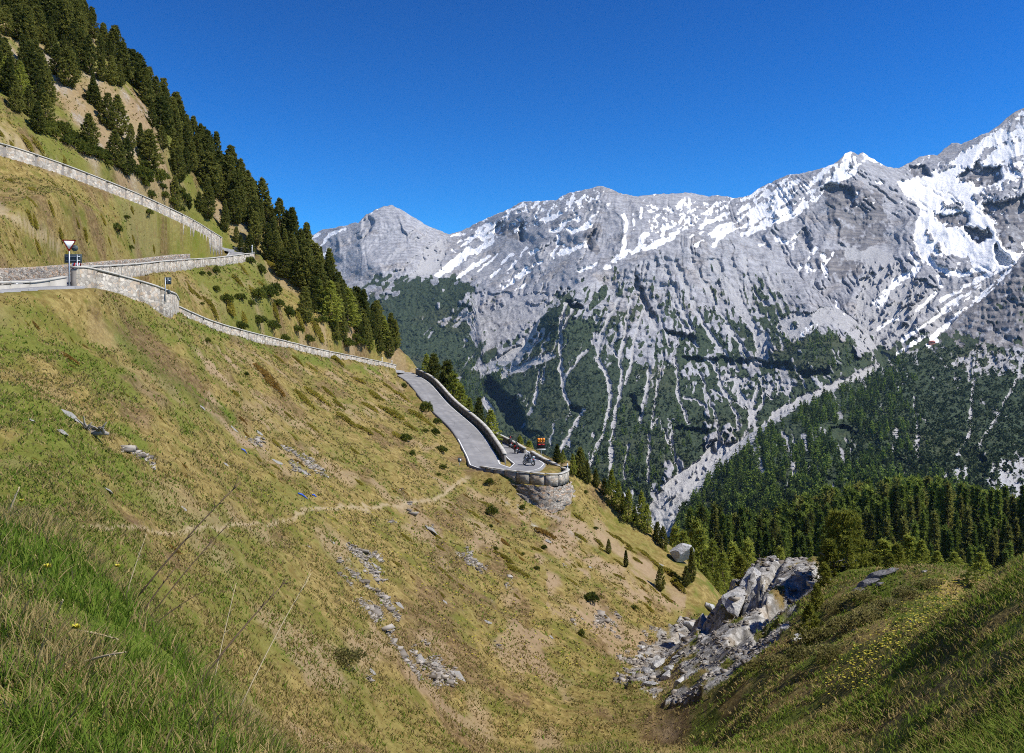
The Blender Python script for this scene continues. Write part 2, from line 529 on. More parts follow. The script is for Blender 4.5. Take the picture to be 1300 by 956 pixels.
# cut the roads into the slope
near_mask = (Yg > 40) & (Yg < 240) & (Ag < .12)
ix = np.where(near_mask.ravel())[0]
xx, yy = Xg.ravel()[ix], Yg.ravel()[ix]
hh = H.ravel().copy()
best = np.full(len(ix), 1e9); bz = np.zeros(len(ix))
for line, wd in ROADS:
    s = seg(line, 1.2)
    for k in range(0, len(s), 24):
        ch = s[k:k + 26]
        lo, hi = ch[:, :2].min(0) - 9, ch[:, :2].max(0) + 9
        sel = np.where((xx > lo[0]) & (xx < hi[0]) & (yy > lo[1]) & (yy < hi[1]))[0]
        if not len(sel): continue
        d2 = (xx[sel, None] - ch[None, :, 0]) ** 2 + (yy[sel, None] - ch[None, :, 1]) ** 2
        j = d2.argmin(1); d = np.sqrt(d2[np.arange(len(sel)), j]) - wd / 2
        m = d < best[sel]
        best[sel[m]] = d[m]; bz[sel[m]] = ch[j[m], 2]
wr = 1 - smooth(0.55, 3.2, best)
hh[ix] = hh[ix] * (1 - wr) + (bz - 0.10 - .22 * (best < -.2)) * wr
H = hh.reshape(H.shape)
road_near = np.full(H.size, 99.0); road_near[ix] = best; road_near = road_near.reshape(H.shape)

Tg = H / Yg
Tmax = np.maximum.accumulate(Tg, axis=1)
def hit(u, v):
    """the ground point seen at a position in the frame"""
    i = int(np.clip(round(((u - UC) / FPX - GA[0]) / (GA[1] - GA[0])), 0, NA - 1))
    t = (VC - v) / FPX
    j = int(np.argmax(Tmax[i] >= t))
    if Tmax[i, j] < t: j = NB - 1
    return np.array([GA[i] * math.exp(GB[j]), math.exp(GB[j]), H[i, j]])
def gz(x, y):
    y = np.maximum(np.asarray(y, float), 1.46)
    fi = np.clip((np.asarray(x) / y - GA[0]) / (GA[1] - GA[0]), 0, NA - 1.001); fj = np.clip((np.log(y) - GB[0]) / (GB[1] - GB[0]), 0, NB - 1.001)
    i = fi.astype(int); j = fj.astype(int); a = fi - i; b = fj - j
    return (H[i, j] * (1 - a) + H[i + 1, j] * a) * (1 - b) + (H[i, j + 1] * (1 - a) + H[i + 1, j + 1] * a) * b
def visible(x, y, z, tol=0.004):
    i = int(np.clip(round((x / y - GA[0]) / (GA[1] - GA[0])), 0, NA - 1)); j = int(np.clip((math.log(y) - GB[0]) / (GB[1] - GB[0]), 0, NB - 1))
    return z / y >= Tmax[i, j] - tol

# ---- what grows or lies where: straw, green, bare earth, stones, brown dead stalks
Vg = VC - Tg * FPX
wu = (fbm(Xg / 2.5, Yg / 3.5, 51, 3) - .5); wv = (fbm(Xg / 2.5, Yg / 3.5, 57, 3) - .5)
pxm = 1126 / np.maximum(Yg, 8)                  # how many frame units one metre covers here
Uw = Ug + wu * 1.6 * pxm; Vw = Vg + wv * 1.3 * pxm
vis = Tg >= Tmax - 0.002
hill = (Ag < .22) & (Yg > 18) & (Yg < 240)
def stroke(pts, w, soft=.6):
    d = seg_dist(Uw, Vw, pts)
    return (1 - smooth(w * (1 - soft), w * (1 + soft), d)) * hill
def area(poly, dens, lo=.35, hi=.6, seed=61, sc=1.2):
    inside = in_poly(Uw, Vw, poly)
    n = fbm(Xg / sc, Yg / sc, seed, 3)
    return inside * smooth(1 - dens - .12, 1 - dens + .12, n * 1.0) * hill
stone = np.zeros_like(H); earth = np.zeros_like(H); green = np.zeros_like(H); brown = np.zeros_like(H)
for poly, dn in [([(430,690),(475,700),(500,745),(510,790),(470,775),(440,740)],.62),([(470,745),(520,770),(560,840),(600,866),(540,868),(490,820)],.5),
                 ([(545,665),(600,700),(650,730),(640,745),(590,715)],.55),([(490,800),(540,835),(585,866),(520,866)],.5),([(700,700),(740,745),(800,780),(860,800),(830,830),(760,800)],.42),
                 ([(510,620),(545,615),(540,650),(500,665)],.45),([(300,530),(345,560),(420,600),(415,612),(340,580),(295,545)],.55),([(620,615),(700,640),(760,700),(730,700),(650,650)],.4),
                 ([(780,830),(830,790),(860,800),(840,870),(790,870)],.6),([(170,560),(215,585),(210,605),(165,580)],.4),([(440,690),(560,690),(760,760),(800,850),(640,860),(520,780)],.22)]:
    stone = np.maximum(stone, area(poly, dn * .72, seed=61 + len(poly)) * .62)
_bp = smooth(.60, .72, fbm(Xg / 3.5, Yg / 6, 95, 4)) * hill * (.35 + .65 * smooth(150, 420, Ug))
brown = np.maximum(brown, smooth(.56, .70, fbm(Xg / 3 + 40, Yg / 5, 97, 4)) * hill * .9)
for poly, dn in [([(680,700),(760,760),(820,800),(800,840),(700,780)],.45),([(640,640),(720,650),(860,740),(870,780),(800,760),(700,700)],.5),([(240,420),(330,450),(420,520),(330,520),(260,470)],.4),
                 ([(250,500),(330,520),(420,590),(400,600),(300,560)],.42)]:
    earth = np.maximum(earth, area(poly, dn, seed=91, sc=2.2))
earth = np.maximum(earth, _bp * .75)
# bare rocky slope among the pines
up = (Yg > 118) & (Ag < -.27) & (Yg < 215)
upn = fbm((Yg + .3 * Xg) / 7, Xg / 14, 77, 4)
bare = up * smooth(.44, .56, upn) * smooth(-3, 16, H - (21 + .0 * Yg))
earth = np.maximum(earth, bare * .75); stone = np.maximum(stone, bare * .55 * smooth(.5, .62, fbm(Xg / 2.5, Yg / 4, 78, 3)))
# trodden path across the slope, tracks
path_f = stroke([(100,688),(150,680),(210,676),(270,672),(330,662),(370,655),(400,649),(450,643),(500,640),(545,632),(575,618),(600,605)], 2.3, .6) * .85
path_f = np.maximum(path_f, stroke([(0,160),(40,195),(70,215)], 5) * .8)
path_f = np.maximum(path_f, stroke([(0,262),(40,290),(75,315)], 4) * .8)
brown = np.maximum(brown, stroke([(130,385),(165,420),(215,465),(270,510),(300,530)], 16) * smooth(.25, .5, fbm(Xg / 2, Yg / 2, 83, 3)))
green = np.maximum(green, stroke([(150,430),(190,460),(240,500),(290,535)], 9))
green = np.maximum(green, stroke([(225,400),(300,430),(400,458),(480,470)], 4.5) * .8)
green = np.maximum(green, smooth(.47, .62, fbm(Xg / 5, Yg / 8, 71, 4)) * hill * (.30 + .5 * smooth(520, 100, Ug) * smooth(370, 440, Vg)))
green = np.maximum(green, hill * smooth(420, 120, Ug + wu * 120) * smooth(365, 420, Vg) * smooth(.42, .60, fbm(Xg / 3, Yg / 5, 72, 4)) * .75)
green = np.maximum(green, (Ag > .2) * smooth(.5, .62, fbm(Xg / 3, Yg / 3, 73, 4)) * .95)
green = np.maximum(green, (Yg < 12) * smooth(.35, .6, fbm(Xg / .9, Yg / .9, 75, 3) + .25 * smooth(-.2, -.5, Ag)))
bankbrown = ((Ag > .2) & (Yg < 90)) * smooth(.42, .58, fbm(Xg / 2.2, Yg / 2.2, 79, 4)) * .55
brown = np.maximum(brown, bankbrown)
stone = np.maximum(stone, rock_f * smooth(.30, .45, fbm(Xg / 1.8 - Yg / 5, (Xg + Yg) / 4, 87, 4)))
green = np.maximum(green, up * .65 * (1 - bare)); green = np.maximum(green, (Ag > .2) * (Yg < 70) * smooth(.40, .52, fbm(Xg / 1.4, Yg / 1.4, 74, 3)) * .9)
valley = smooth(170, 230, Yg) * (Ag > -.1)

def ground_material():
    m, nt, b = new_mat("ground")
    w = NT(nt)
    pos = w.node("ShaderNodeNewGeometry").outputs['Position']
    sep = w.node("ShaderNodeSeparateColor"); w.link(w.attr('cover').outputs['Color'], sep.inputs[0])
    sep2 = w.node("ShaderNodeSeparateColor"); w.link(w.attr('cover2').outputs['Color'], sep2.inputs[0])
    n1 = w.noise(pos, 0.35, 6, .65); n2 = w.noise(pos, 1.7, 5, .65); n3 = w.noise(pos, 6.0, 4, .7)
    straw = w.mix(w.ramp(n2, .35, .68), (0.155, 0.112, 0.033), (0.295, 0.225, 0.082))
    straw = w.mix(w.math('MULTIPLY', w.ramp(n1, .48, .64), .75), straw, (0.100, 0.108, 0.016))
    straw = w.mix(w.math('MULTIPLY', w.ramp(n3, .52, .70), .55), straw, (0.075, 0.052, 0.022))
    grn = w.mix(w.ramp(n3, .3, .7), (0.056, 0.082, 0.009), (0.130, 0.158, 0.024))
    c = w.mix(w.math('MULTIPLY', sep.outputs['Green'], w.ramp(w.math('ADD', n2, w.math('MULTIPLY', sep.outputs['Green'], .35)), .42, .72)), straw, grn)
    brn = w.mix(w.ramp(n2, .35, .68), (0.085, 0.050, 0.026), (0.185, 0.120, 0.066))
    c = w.mix(w.math('MULTIPLY', sep.outputs['Blue'], w.ramp(n3, .25, .6)), c, brn)
    ear = w.mix(n2, (0.20, 0.135, 0.075), (0.34, 0.255, 0.155))
    c = w.mix(sep2.outputs['Red'], c, ear)
    v = w.node("ShaderNodeTexVoronoi"); v.inputs['Scale'].default_value = 2.6; w.link(pos, v.inputs['Vector'])
    vs = w.node("ShaderNodeSeparateColor"); w.link(v.outputs['Color'], vs.inputs[0])
    rk = w.mix(w.ramp(w.math('ADD', w.math('MULTIPLY', vs.outputs['Red'], .45), w.math('MULTIPLY', n3, .75)), .3, .9), (0.16, 0.15, 0.135), (0.46, 0.45, 0.43))
    mpr = w.node("ShaderNodeMapping"); mpr.inputs['Rotation'].default_value = (0, 0, -.69); mpr.inputs['Scale'].default_value = (.22, 1.5, 1.0); w.link(pos, mpr.inputs['Vector'])
    ns = w.noise(mpr.outputs[0], 1.6, 5, .7)
    rk = w.mix(w.math('MULTIPLY', w.ramp(ns, .45, .62), .7), rk, (0.13, 0.125, 0.115))
    rk = w.mix(w.math('MULTIPLY', w.ramp(n1, .5, .7), .45), rk, (0.30, 0.22, 0.13))
    c = w.mix(w.math('MULTIPLY', sep.outputs['Red'], w.ramp(w.math('ADD', n3, w.math('MULTIPLY', sep.outputs['Red'], .4)), .5, .8)), c, rk)
    pth = w.mix(n2, (0.27, 0.21, 0.12), (0.38, 0.30, 0.19))
    c = w.mix(sep2.outputs['Green'], c, pth)
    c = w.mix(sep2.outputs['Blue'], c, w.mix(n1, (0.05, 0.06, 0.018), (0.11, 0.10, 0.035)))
    w.link(c, b.inputs['Base Color'])
    b.inputs['Roughness'].default_value = 0.95
    b.inputs['Specular IOR Level'].default_value = 0.1
    h = w.math('ADD', w.math('MULTIPLY', n2, .6), w.math('MULTIPLY', n3, .4))
    w.link(w.bump(h, .9, .22), b.inputs['Normal'])
    return m
idx = np.arange(NA * NB).reshape(NA, NB)
Fq = np.stack([idx[:-1, :-1], idx[1:, :-1], idx[1:, 1:], idx[:-1, 1:]], -1).reshape(-1, 4)
cover = np.stack([stone, green, brown], -1).reshape(-1, 3)
cover2 = np.stack([earth, path_f, valley], -1).reshape(-1, 3)
ground = mesh_np("hillside_ground", np.stack([Xg, Yg, H], -1).reshape(-1, 3), Fq, ground_material(), {'cover': cover, 'cover2': cover2}, True)
tag(ground, kind='structure')
# the ground right round the viewer, outside the fan of the main sheet
_sx2, _sy2 = np.meshgrid(np.linspace(-16, 16, 129), np.linspace(-7, 14, 85), indexing='ij')
_yy = np.maximum(_sy2, 1.6)
_sz = gz(np.clip(_sx2, -.985 * _yy, .985 * _yy), _yy) - .10 * (np.abs(_sx2) < .98 * _sy2) - .03
_si = np.arange(_sx2.size).reshape(_sx2.shape)
_sf = np.stack([_si[:-1, :-1], _si[1:, :-1], _si[1:, 1:], _si[:-1, 1:]], -1).reshape(-1, 4)
_cv = np.zeros((_sx2.size, 3)); _cv[:, 1] = .6
round_ground = mesh_np("hillside_ground", np.stack([_sx2, _sy2, _sz], -1).reshape(-1, 3), _sf, ground.data.materials[0], {'cover': _cv, 'cover2': np.zeros((_sx2.size, 3))}, True)
tag(round_ground, kind='structure')
# ------------------------------------------------------------------ far mountains: four rock bodies, each a relief with its own distance
RU0, RU1, RV0, RV1 = 370, 1420, 60, 780
ru, rv = np.meshgrid(np.arange(RU0, RU1), np.arange(RV0, RV1), indexing='ij')
ru = ru.astype(float); rv = rv.astype(float)
_n1 = fbm(ru / 9, rv / 9, 101, 3) - .5; _n2 = fbm(ru / 9, rv / 9, 107, 3) - .5
_n3 = fbm(ru / 3.2, rv / 3.2, 111, 2) - .5; _n4 = fbm(ru / 3.2, rv / 3.2, 113, 2) - .5
def raster(): return np.zeros(ru.shape)
def rstroke(dst, pts, w, val=1.0, warp=5.0, taper=False):
    us = [p[0] for p in pts]; vs = [p[1] for p in pts]
    m = w * 2 + warp + 4
    i0, i1 = int(max(0, min(us) - m - RU0)), int(min(RU1 - RU0, max(us) + m - RU0)); j0, j1 = int(max(0, min(vs) - m - RV0)), int(min(RV1 - RV0, max(vs) + m - RV0))
    if i1 <= i0 or j1 <= j0: return
    s = (slice(i0, i1), slice(j0, j1))
    uu = ru[s] + _n1[s] * warp * 1.3 + _n3[s] * 3.0; vv = rv[s] + _n2[s] * warp * 1.3 + _n4[s] * 3.0
    d = seg_dist(uu, vv, pts)
    ww = w * .5 * (.65 + .9 * vnoise(ru[s] / 6, rv[s] / 6, 131))
    dst[s] = np.maximum(dst[s], val * (1 - smooth(ww - 1.4, ww + 1.9, d)))
def rpoly(dst, pts, val=1.0, warp=9.0, dens=1.0, seed=151, sc=5.0, sub=False):
    uu = ru + _n1 * warp * 1.4 + _n3 * 4; vv = rv + _n2 * warp * 1.4 + _n4 * 4
    ins = in_poly(uu, vv, pts).astype(float)
    if dens < 1: ins *= smooth(1 - dens - .08, 1 - dens + .08, .5 + (fbm(ru / sc, rv / sc, seed, 3) - .5) * 1.8)
    if sub: dst[:] = np.where(ins > .5, dst * (1 - val * ins), dst)
    else: dst[:] = np.maximum(dst, val * ins)
def rsample(r, u, v):
    fu = np.clip(u - RU0, 0, r.shape[0] - 1.01); fv = np.clip(v - RV0, 0, r.shape[1] - 1.01)
    i = fu.astype(int); j = fv.astype(int); a = fu - i; b = fv - j
    return (r[i, j] * (1 - a) + r[i + 1, j] * a) * (1 - b) + (r[i, j + 1] * (1 - a) + r[i + 1, j + 1] * a) * b

# ---- snow
snow = raster()
for w, pts in [
 (2.5,[(397,303),(404,297)]),(2.5,[(406,314),(418,297)]),(2.2,[(412,304),(424,296),(438,290)]),(2,[(405,330),(420,315)]),(2,[(473,270),(480,266)]),
 (3,[(572,299),(600,293),(622,284)]),(4,[(583,307),(606,300),(628,285)]),(3,[(575,317),(600,306)]),(8,[(558,348),(580,331),(606,311),(634,293)]),(4,[(570,343),(600,321),(625,307)]),
 (3,[(580,352),(604,336),(622,325)]),(2.5,[(608,344),(620,333),(630,322)]),(3,[(625,352),(638,336),(650,322)]),(2,[(646,345),(656,330)]),(2,[(660,326),(668,316)]),
 (7,[(640,363),(655,350),(672,342)]),(3,[(668,344),(688,332)]),(2.5,[(652,368),(668,362)]),(3.5,[(676,263),(685,256)]),(2.2,[(640,275),(660,262)]),
 (4,[(682,279),(700,277),(718,270),(733,259),(742,248)]),(3,[(722,262),(730,250)]),(5,[(702,293),(718,288),(728,295),(742,289),(756,276)]),(5,[(714,286),(736,277)]),(3.2,[(708,300),(707,316),(700,328)]),
 (4.5,[(711,321),(728,317),(746,308)]),(3,[(758,238),(761,252)]),(3,[(750,283),(762,270)]),(2.5,[(716,308),(716,312)]),(3,[(672,322),(682,318)]),(2.4,[(662,325),(668,316)]),
 (3.4,[(792,270),(795,290),(792,308),(790,325)]),(2,[(803,272),(804,290)]),(2.2,[(814,265),(815,278)]),(3.2,[(835,264),(833,280)]),(7,[(770,338),(790,326),(812,317),(840,306),(862,295)]),(7,[(812,312),(815,302),(822,298)]),
 (4,[(841,305),(842,290)]),(2.5,[(848,298),(848,285)]),(3,[(736,345),(758,333)]),(5,[(825,315),(850,302),(880,289),(905,280),(924,268)]),(3,[(858,270),(866,255)]),(3,[(874,262),(876,252)]),(3,[(905,262),(903,270)]),(3,[(862,282),(870,275)]),
 (7,[(880,302),(920,287),(960,268),(1000,251),(1030,234),(1058,207)]),(5,[(905,298),(950,283),(1000,262)]),(6,[(945,296),(985,281),(1010,270),(1022,260)]),(4,[(985,303),(998,308),(1006,314),(1010,300),(1014,291)]),
 (5,[(1022,340),(1028,325),(1036,315)]),(5,[(1015,341),(1034,342)]),(4,[(1044,325),(1047,338),(1048,350)]),(2.5,[(1050,335),(1058,322)]),(4,[(885,312),(890,303)]),(3.5,[(905,313),(912,303),(922,296)]),(3,[(966,311),(974,313)]),
 (4,[(1098,197),(1108,202),(1122,208)]),(4,[(1075,196),(1070,212),(1060,226)]),(3,[(1084,200),(1088,212)]),(2.5,[(1080,258),(1087,250)]),(2.5,[(1112,231),(1122,231)]),
 (8,[(1115,386),(1128,368),(1150,350),(1165,340)]),(4,[(1115,392),(1124,378)]),(3,[(1115,418),(1128,409),(1140,404)]),(3.5,[(1165,394),(1180,380),(1187,373)]),(4,[(1148,433),(1165,418),(1185,405)]),
 (3,[(1162,350),(1168,338)]),(6,[(1155,322),(1163,332)]),(5,[(1172,330),(1180,322)]),(3,[(1195,364),(1192,352)]),(4,[(1205,350),(1215,342)]),(2.5,[(1063,382),(1066,392)]),(2.5,[(1070,393),(1071,400)]),
 (5,[(1182,432),(1205,410),(1232,388),(1262,362),(1288,337)]),(4,[(1195,382),(1220,366),(1250,352),(1280,338)]),(4,[(1192,396),(1215,380),(1245,362)]),(3,[(1186,404),(1205,394),(1230,376)]),(4,[(1175,440),(1190,432)]),(3,[(1140,450),(1160,436),(1172,428)]),(4,[(1145,432),(1160,420)]),
 (3,[(1040,412),(1022,424)]),(3,[(1018,424),(1030,414)])]:
    rstroke(snow, pts, w, 1.0, 4.0)
rpoly(snow, [(936,259),(960,241),(1000,224),(1022,226),(1012,242),(990,256),(962,276),(938,282)], 1, 6, .72)
rpoly(snow, [(822,262),(930,252),(925,276),(850,302),(822,310)], 1, 6, .40, 157, 3.2)
rpoly(snow, [(940,280),(1030,236),(1060,206),(1072,215),(1030,262),(960,295)], 1, 6, .50, 158, 4)
rpoly(snow, [(600,282),(680,254),(742,238),(770,240),(760,262),(690,285),(610,310)], 1, 6, .26, 163, 3.4)
rpoly(snow, [(1040,248),(1058,226),(1070,204),(1079,194),(1078,214),(1095,206),(1086,222),(1070,231),(1052,240)], 1, 5, .9)
G = [(1138,231),(1150,229),(1172,225),(1190,213),(1215,199),(1235,186),(1250,175),(1268,164),(1300,139),(1400,80),(1420,80),(1420,300),(1300,322),(1285,338),(1250,346),(1215,352),(1195,348),(1180,335),(1168,325),(1160,306),(1163,284),(1168,264),(1150,250)]
rpoly(snow, G, 1, 5)
for pts, d in [([(1163,205),(1190,196),(1215,190),(1238,178),(1243,176),(1235,188),(1205,203),(1170,223),(1150,226),(1140,214)],.78),([(1268,163),(1280,150),(1290,146),(1300,150),(1300,160),(1280,165)],.8),([(1216,224),(1232,212),(1240,200),(1262,186),(1258,196),(1245,210),(1236,226),(1222,236)],.8),
               ([(1225,232),(1247,214),(1270,211),(1275,226),(1250,238)],.85),([(1198,256),(1226,257),(1222,266),(1200,263)],.8),([(1184,270),(1200,274),(1232,270),(1228,284),(1206,288),(1190,281)],.85),
               ([(1236,246),(1258,236),(1300,226),(1300,248),(1262,254),(1240,256)],.75),([(1248,258),(1280,252),(1300,246),(1300,272),(1265,282),(1250,272)],.9),([(1222,286),(1252,290),(1260,300),(1242,308),(1230,300)],.85),
               ([(1262,286),(1278,272),(1300,262),(1420,230),(1420,300),(1300,322),(1276,320),(1266,305)],.95),([(1240,196),(1275,178),(1300,170),(1300,178),(1262,192)],.5),([(1262,208),(1300,196),(1300,222),(1276,214)],.7),
               ([(1180,323),(1230,325),(1238,341),(1222,344),(1190,336)],.95),([(1175,290),(1186,300),(1200,318),(1190,316),(1178,304)],.55),([(1186,212),(1215,203),(1210,210),(1190,218)],.6)]:
    rpoly(snow, pts, 1, 7, d, 171, 5, sub=True)
snow = np.clip(snow, 0, 1)
_sl = -.78 * ru + .62 * rv; _sx = .62 * ru + .78 * rv
_brk = .6 * vnoise(_sx / 3.6 + _n1 * 1.5, _sl / 20, 181) + .4 * fbm(ru / 4, rv / 4, 183, 2)
_gl = in_poly(ru, rv, G).astype(float)
snow = np.clip(snow * (.25 + .75 * _gl + (1 - _gl) * smooth(.28, .55, _brk) * 1.0), 0, 1)
# thin scattered snow along the high ledges
_hi = smooth(330, 250, rv + (ru < 900) * 18) * smooth(560, 640, ru)
snow = np.maximum(snow, _hi * smooth(.70, .80, _brk) * .6)
dark = raster()  # dark banded cliffs and rocks, plus shade of the hollows painted into rock colour
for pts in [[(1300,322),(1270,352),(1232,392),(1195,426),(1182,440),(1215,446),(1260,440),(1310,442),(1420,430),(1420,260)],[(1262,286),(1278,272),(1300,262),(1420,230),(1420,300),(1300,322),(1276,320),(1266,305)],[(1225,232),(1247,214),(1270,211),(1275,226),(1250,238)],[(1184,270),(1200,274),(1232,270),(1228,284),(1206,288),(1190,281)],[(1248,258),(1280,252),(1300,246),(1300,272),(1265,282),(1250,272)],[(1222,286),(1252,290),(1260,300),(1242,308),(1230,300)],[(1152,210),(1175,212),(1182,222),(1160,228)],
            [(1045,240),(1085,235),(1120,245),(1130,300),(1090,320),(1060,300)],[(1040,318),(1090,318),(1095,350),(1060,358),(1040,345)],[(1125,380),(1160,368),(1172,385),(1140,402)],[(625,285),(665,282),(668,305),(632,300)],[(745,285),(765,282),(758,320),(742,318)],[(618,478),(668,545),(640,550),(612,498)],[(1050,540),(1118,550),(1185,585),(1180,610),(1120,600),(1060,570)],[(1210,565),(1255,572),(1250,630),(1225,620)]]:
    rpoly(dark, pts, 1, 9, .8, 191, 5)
# ---- light scree in gullies and fans
scree = raster()
for w, pts in [
 (4,[(718,386),(713,405),(712,430),(712,455),(714,480),(718,505),(722,514)]),(3,[(726,392),(716,418)]),(4.5,[(742,520),(732,535),(724,550),(711,572)]),(3.5,[(745,445),(733,460),(720,474)]),(5,[(713,470),(715,490)]),
 (4.5,[(786,378),(776,398),(768,416),(760,438),(758,456),(768,470),(774,490),(773,520),(768,545),(757,570),(746,597)]),(4.5,[(801,380),(797,410),(790,440),(786,460),(789,478),(787,500),(782,520),(778,545),(776,570),(777,590),(773,606)]),
 (3.5,[(820,380),(814,405),(805,430),(802,460),(793,488)]),(3,[(776,438),(788,462)]),(4.5,[(825,468),(822,490),(817,515),(812,535)]),(3,[(834,482),(834,500),(829,520),(828,545),(836,530)]),
 (3.5,[(858,455),(859,490),(865,512),(874,536)]),(3,[(888,472),(894,488),(901,508),(908,530)]),(3.5,[(905,460),(916,492),(924,505),(934,525),(938,546)]),(8,[(936,496),(944,508),(954,517),(955,530)]),(5,[(962,492),(957,515)]),(3.6,[(977,488),(968,512),(956,532),(945,552),(940,562)]),
 (3.4,[(845,545),(849,560),(858,585),(866,602)]),(3,[(825,552),(823,590),(823,614)]),(2.5,[(797,566),(793,600),(793,622)]),(3,[(853,548),(852,565)]),(4,[(911,540),(914,560)]),(3,[(905,496),(925,506),(940,512)]),(3,[(870,505),(885,508),(895,516)]),
 (8,[(908,332),(926,370),(945,398),(960,422),(966,444)]),(5,[(878,330),(900,372),(924,412),(946,450)]),(5,[(858,335),(880,386),(903,428),(922,455)]),(4,[(845,340),(862,385),(880,420)]),(4,[(945,326),(950,365),(954,396)]),(3.5,[(988,346),(1000,384)]),(3,[(930,330),(940,365),(950,390)]),(3.5,[(970,340),(985,372),(995,396)]),
 (3,[(900,420),(935,470)]),(3,[(860,400),(885,440)]),(3,[(830,380),(845,420),(850,440)]),(12,[(965,428),(970,440),(968,450)]),
 (9,[(943,560),(925,578),(905,597),(888,614),(872,632),(857,652),(846,668),(840,682)]),(8,[(1112,466),(1080,481),(1050,494),(1020,508),(992,524),(968,545),(945,563)]),(10,[(848,640),(842,662)]),(7,[(700,452),(670,462),(640,478)]),(10,[(610,468),(630,460),(655,448),(670,442)]),(4,[(640,468),(612,476)]),
 (3,[(684,468),(682,490),(678,515)]),(3,[(690,470),(688,485)]),(3.4,[(1236,448),(1237,480),(1234,505),(1231,530),(1232,550),(1224,566),(1214,582)]),(3,[(1300,448),(1292,480),(1275,512),(1262,535),(1235,572)]),(4,[(1230,455),(1231,482)]),(5,[(1212,462),(1235,455)]),
 (2.5,[(1160,505),(1164,530),(1166,560)]),(5,[(1163,555),(1164,580)]),(6,[(1135,545),(1142,555),(1130,575)]),(4,[(1012,586),(1005,605),(998,625)]),(3,[(1028,590),(1024,612)]),(3,[(1126,590),(1122,606)]),(3,[(615,505),(622,530),(630,560)]),(6,[(615,508),(625,520)]),
 (3,[(1095,375),(1100,420),(1108,455)]),(6,[(1064,395),(1072,415),(1085,430),(1102,445)])]:
    rstroke(scree, pts, w * (1.25 if w >= 7 else .95), 1.0, 4.0)
rpoly(scree, [(985,416),(998,400),(1040,391),(1070,394),(1092,420),(1112,445),(1085,432),(1060,410),(1040,414),(1014,432),(1002,434)], 1, 8, .9)
rpoly(scree, [(826,640),(850,605),(880,590),(905,560),(940,562),(908,600),(872,640),(850,690),(815,695)], 1, 7)
rpoly(scree, [(1062,312),(1130,318),(1160,350),(1195,370),(1165,410),(1130,440),(1105,440),(1085,400),(1095,350)], .9, 9, .9)
rpoly(scree, [(540,318),(570,300),(560,345),(530,350),(528,340)], .8, 6, .9)
rpoly(scree, [(600,372),(690,372),(712,378),(690,402),(650,430),(615,450),(600,420)], .55, 7, .75, 201, 9)
rpoly(scree, [(1195,462),(1240,444),(1310,448),(1310,460),(1260,482),(1235,475)], .7, 7, .42)
rpoly(scree, [(905,475),(985,475),(1010,490),(980,505),(930,500)], .85, 8, .5)
rpoly(scree, [(1255,590),(1310,575),(1310,640),(1258,640)], .75, 7, .75)
rpoly(scree, [(1195,595),(1225,590),(1232,615),(1200,618)], .75, 7, .7)
# thin streaks of debris everywhere on the bare faces, and broken edges on the traced ones
_sa = np.arctan2(ru - 860, rv - 60)
_st = vnoise(_sa * 150 + _n1 * 3, np.hypot(ru - 860, rv - 60) / 40, 221)
scree = np.clip(scree * smooth(.12, .5, fbm(ru / 4, rv / 7, 223, 3) + .12) * .92, 0, 1)
scree = np.maximum(scree, .55 * smooth(.58, .85, _st) * smooth(.4, .6, fbm(ru / 22, rv / 22, 227, 2)))
# ---- dwarf pine and forest cover
FD = [(700,430,1.1),(705,400,.9),(722,392,.62),(740,378,.42),(760,372,.33),(780,345,.12),(850,315,-.1),(780,410,.45),(800,430,.42),(830,430,.36),(815,455,.5),(780,462,.8),(850,400,.46),(835,375,.45),(880,385,.4),(900,425,.6),(930,440,.55),(940,395,.42),(960,380,.36),(990,368,.3),(960,420,.6),(1000,440,.95),(985,420,.8),(1020,390,.1),(1060,440,.85),(1080,450,.8),(850,490,.9),(950,505,.85),(900,465,.45),(980,470,.45),(1030,478,.65),(1000,500,.7),
      (700,500,1.1),(700,580,1.0),(760,560,1.1),(800,600,1.0),(850,565,.95),(880,560,.75),(905,555,.5),(870,615,.35),(830,650,.25),(600,500,1.2),(640,530,.9),(560,430,1.2),(500,420,1.05),(450,395,.8),(430,366,.6),(540,372,.95),(520,353,.45),(580,362,.8),(565,392,.7),(592,430,.55),(640,420,.1),(660,400,0),(640,375,-.2),(600,460,.8),(690,450,1.0),(560,300,-.6),(480,300,-.8),(700,300,-.8),(850,270,-.8),(950,300,-.6),(1000,330,-.25),(1080,300,-.8),(1100,400,-.3),(1060,375,-.1),(1200,300,-.8),(400,340,-.3),(450,340,-.35),(560,338,-.35),(620,350,-.4),(700,360,-.1),
      (1150,470,.9),(1200,500,1.05),(1200,450,.95),(1250,470,.75),(1300,520,1.1),(1250,540,1.05),(1180,540,.9),(1150,560,.8),(1130,590,.9),(1200,600,.85),(1250,600,.75),(1300,600,.5),(1280,400,.1),(1230,410,.22),(1300,340,-.1),(1190,440,.75),(1100,520,1.2),(1050,560,1.1),(1000,600,1.1),(950,620,1.2),(900,650,1.2),(1050,630,1.1),(1300,440,.3),(1320,470,.5)]
_f = np.array(FD)
fd = RBF(_f[:, :2] / 100, _f[:, 2], .25)(ru / 100, rv / 100)
_pa = np.arctan2(ru - 860, rv - 120)
fdn = .26 * vnoise(_pa * 95 + _n1 * 2, np.hypot(ru - 860, rv - 120) / 22, 211) + .46 * fbm(ru / 5.5, rv / 6.5, 213, 3) + .28 * fbm(ru / 20, rv / 18, 217, 2)
forest = smooth(-.09, .09, fd * .8 + .14 - (.5 + (fdn - .5) * 1.7))
forest = forest * (1 - np.clip(scree * 1.2, 0, 1)) * (1 - snow)
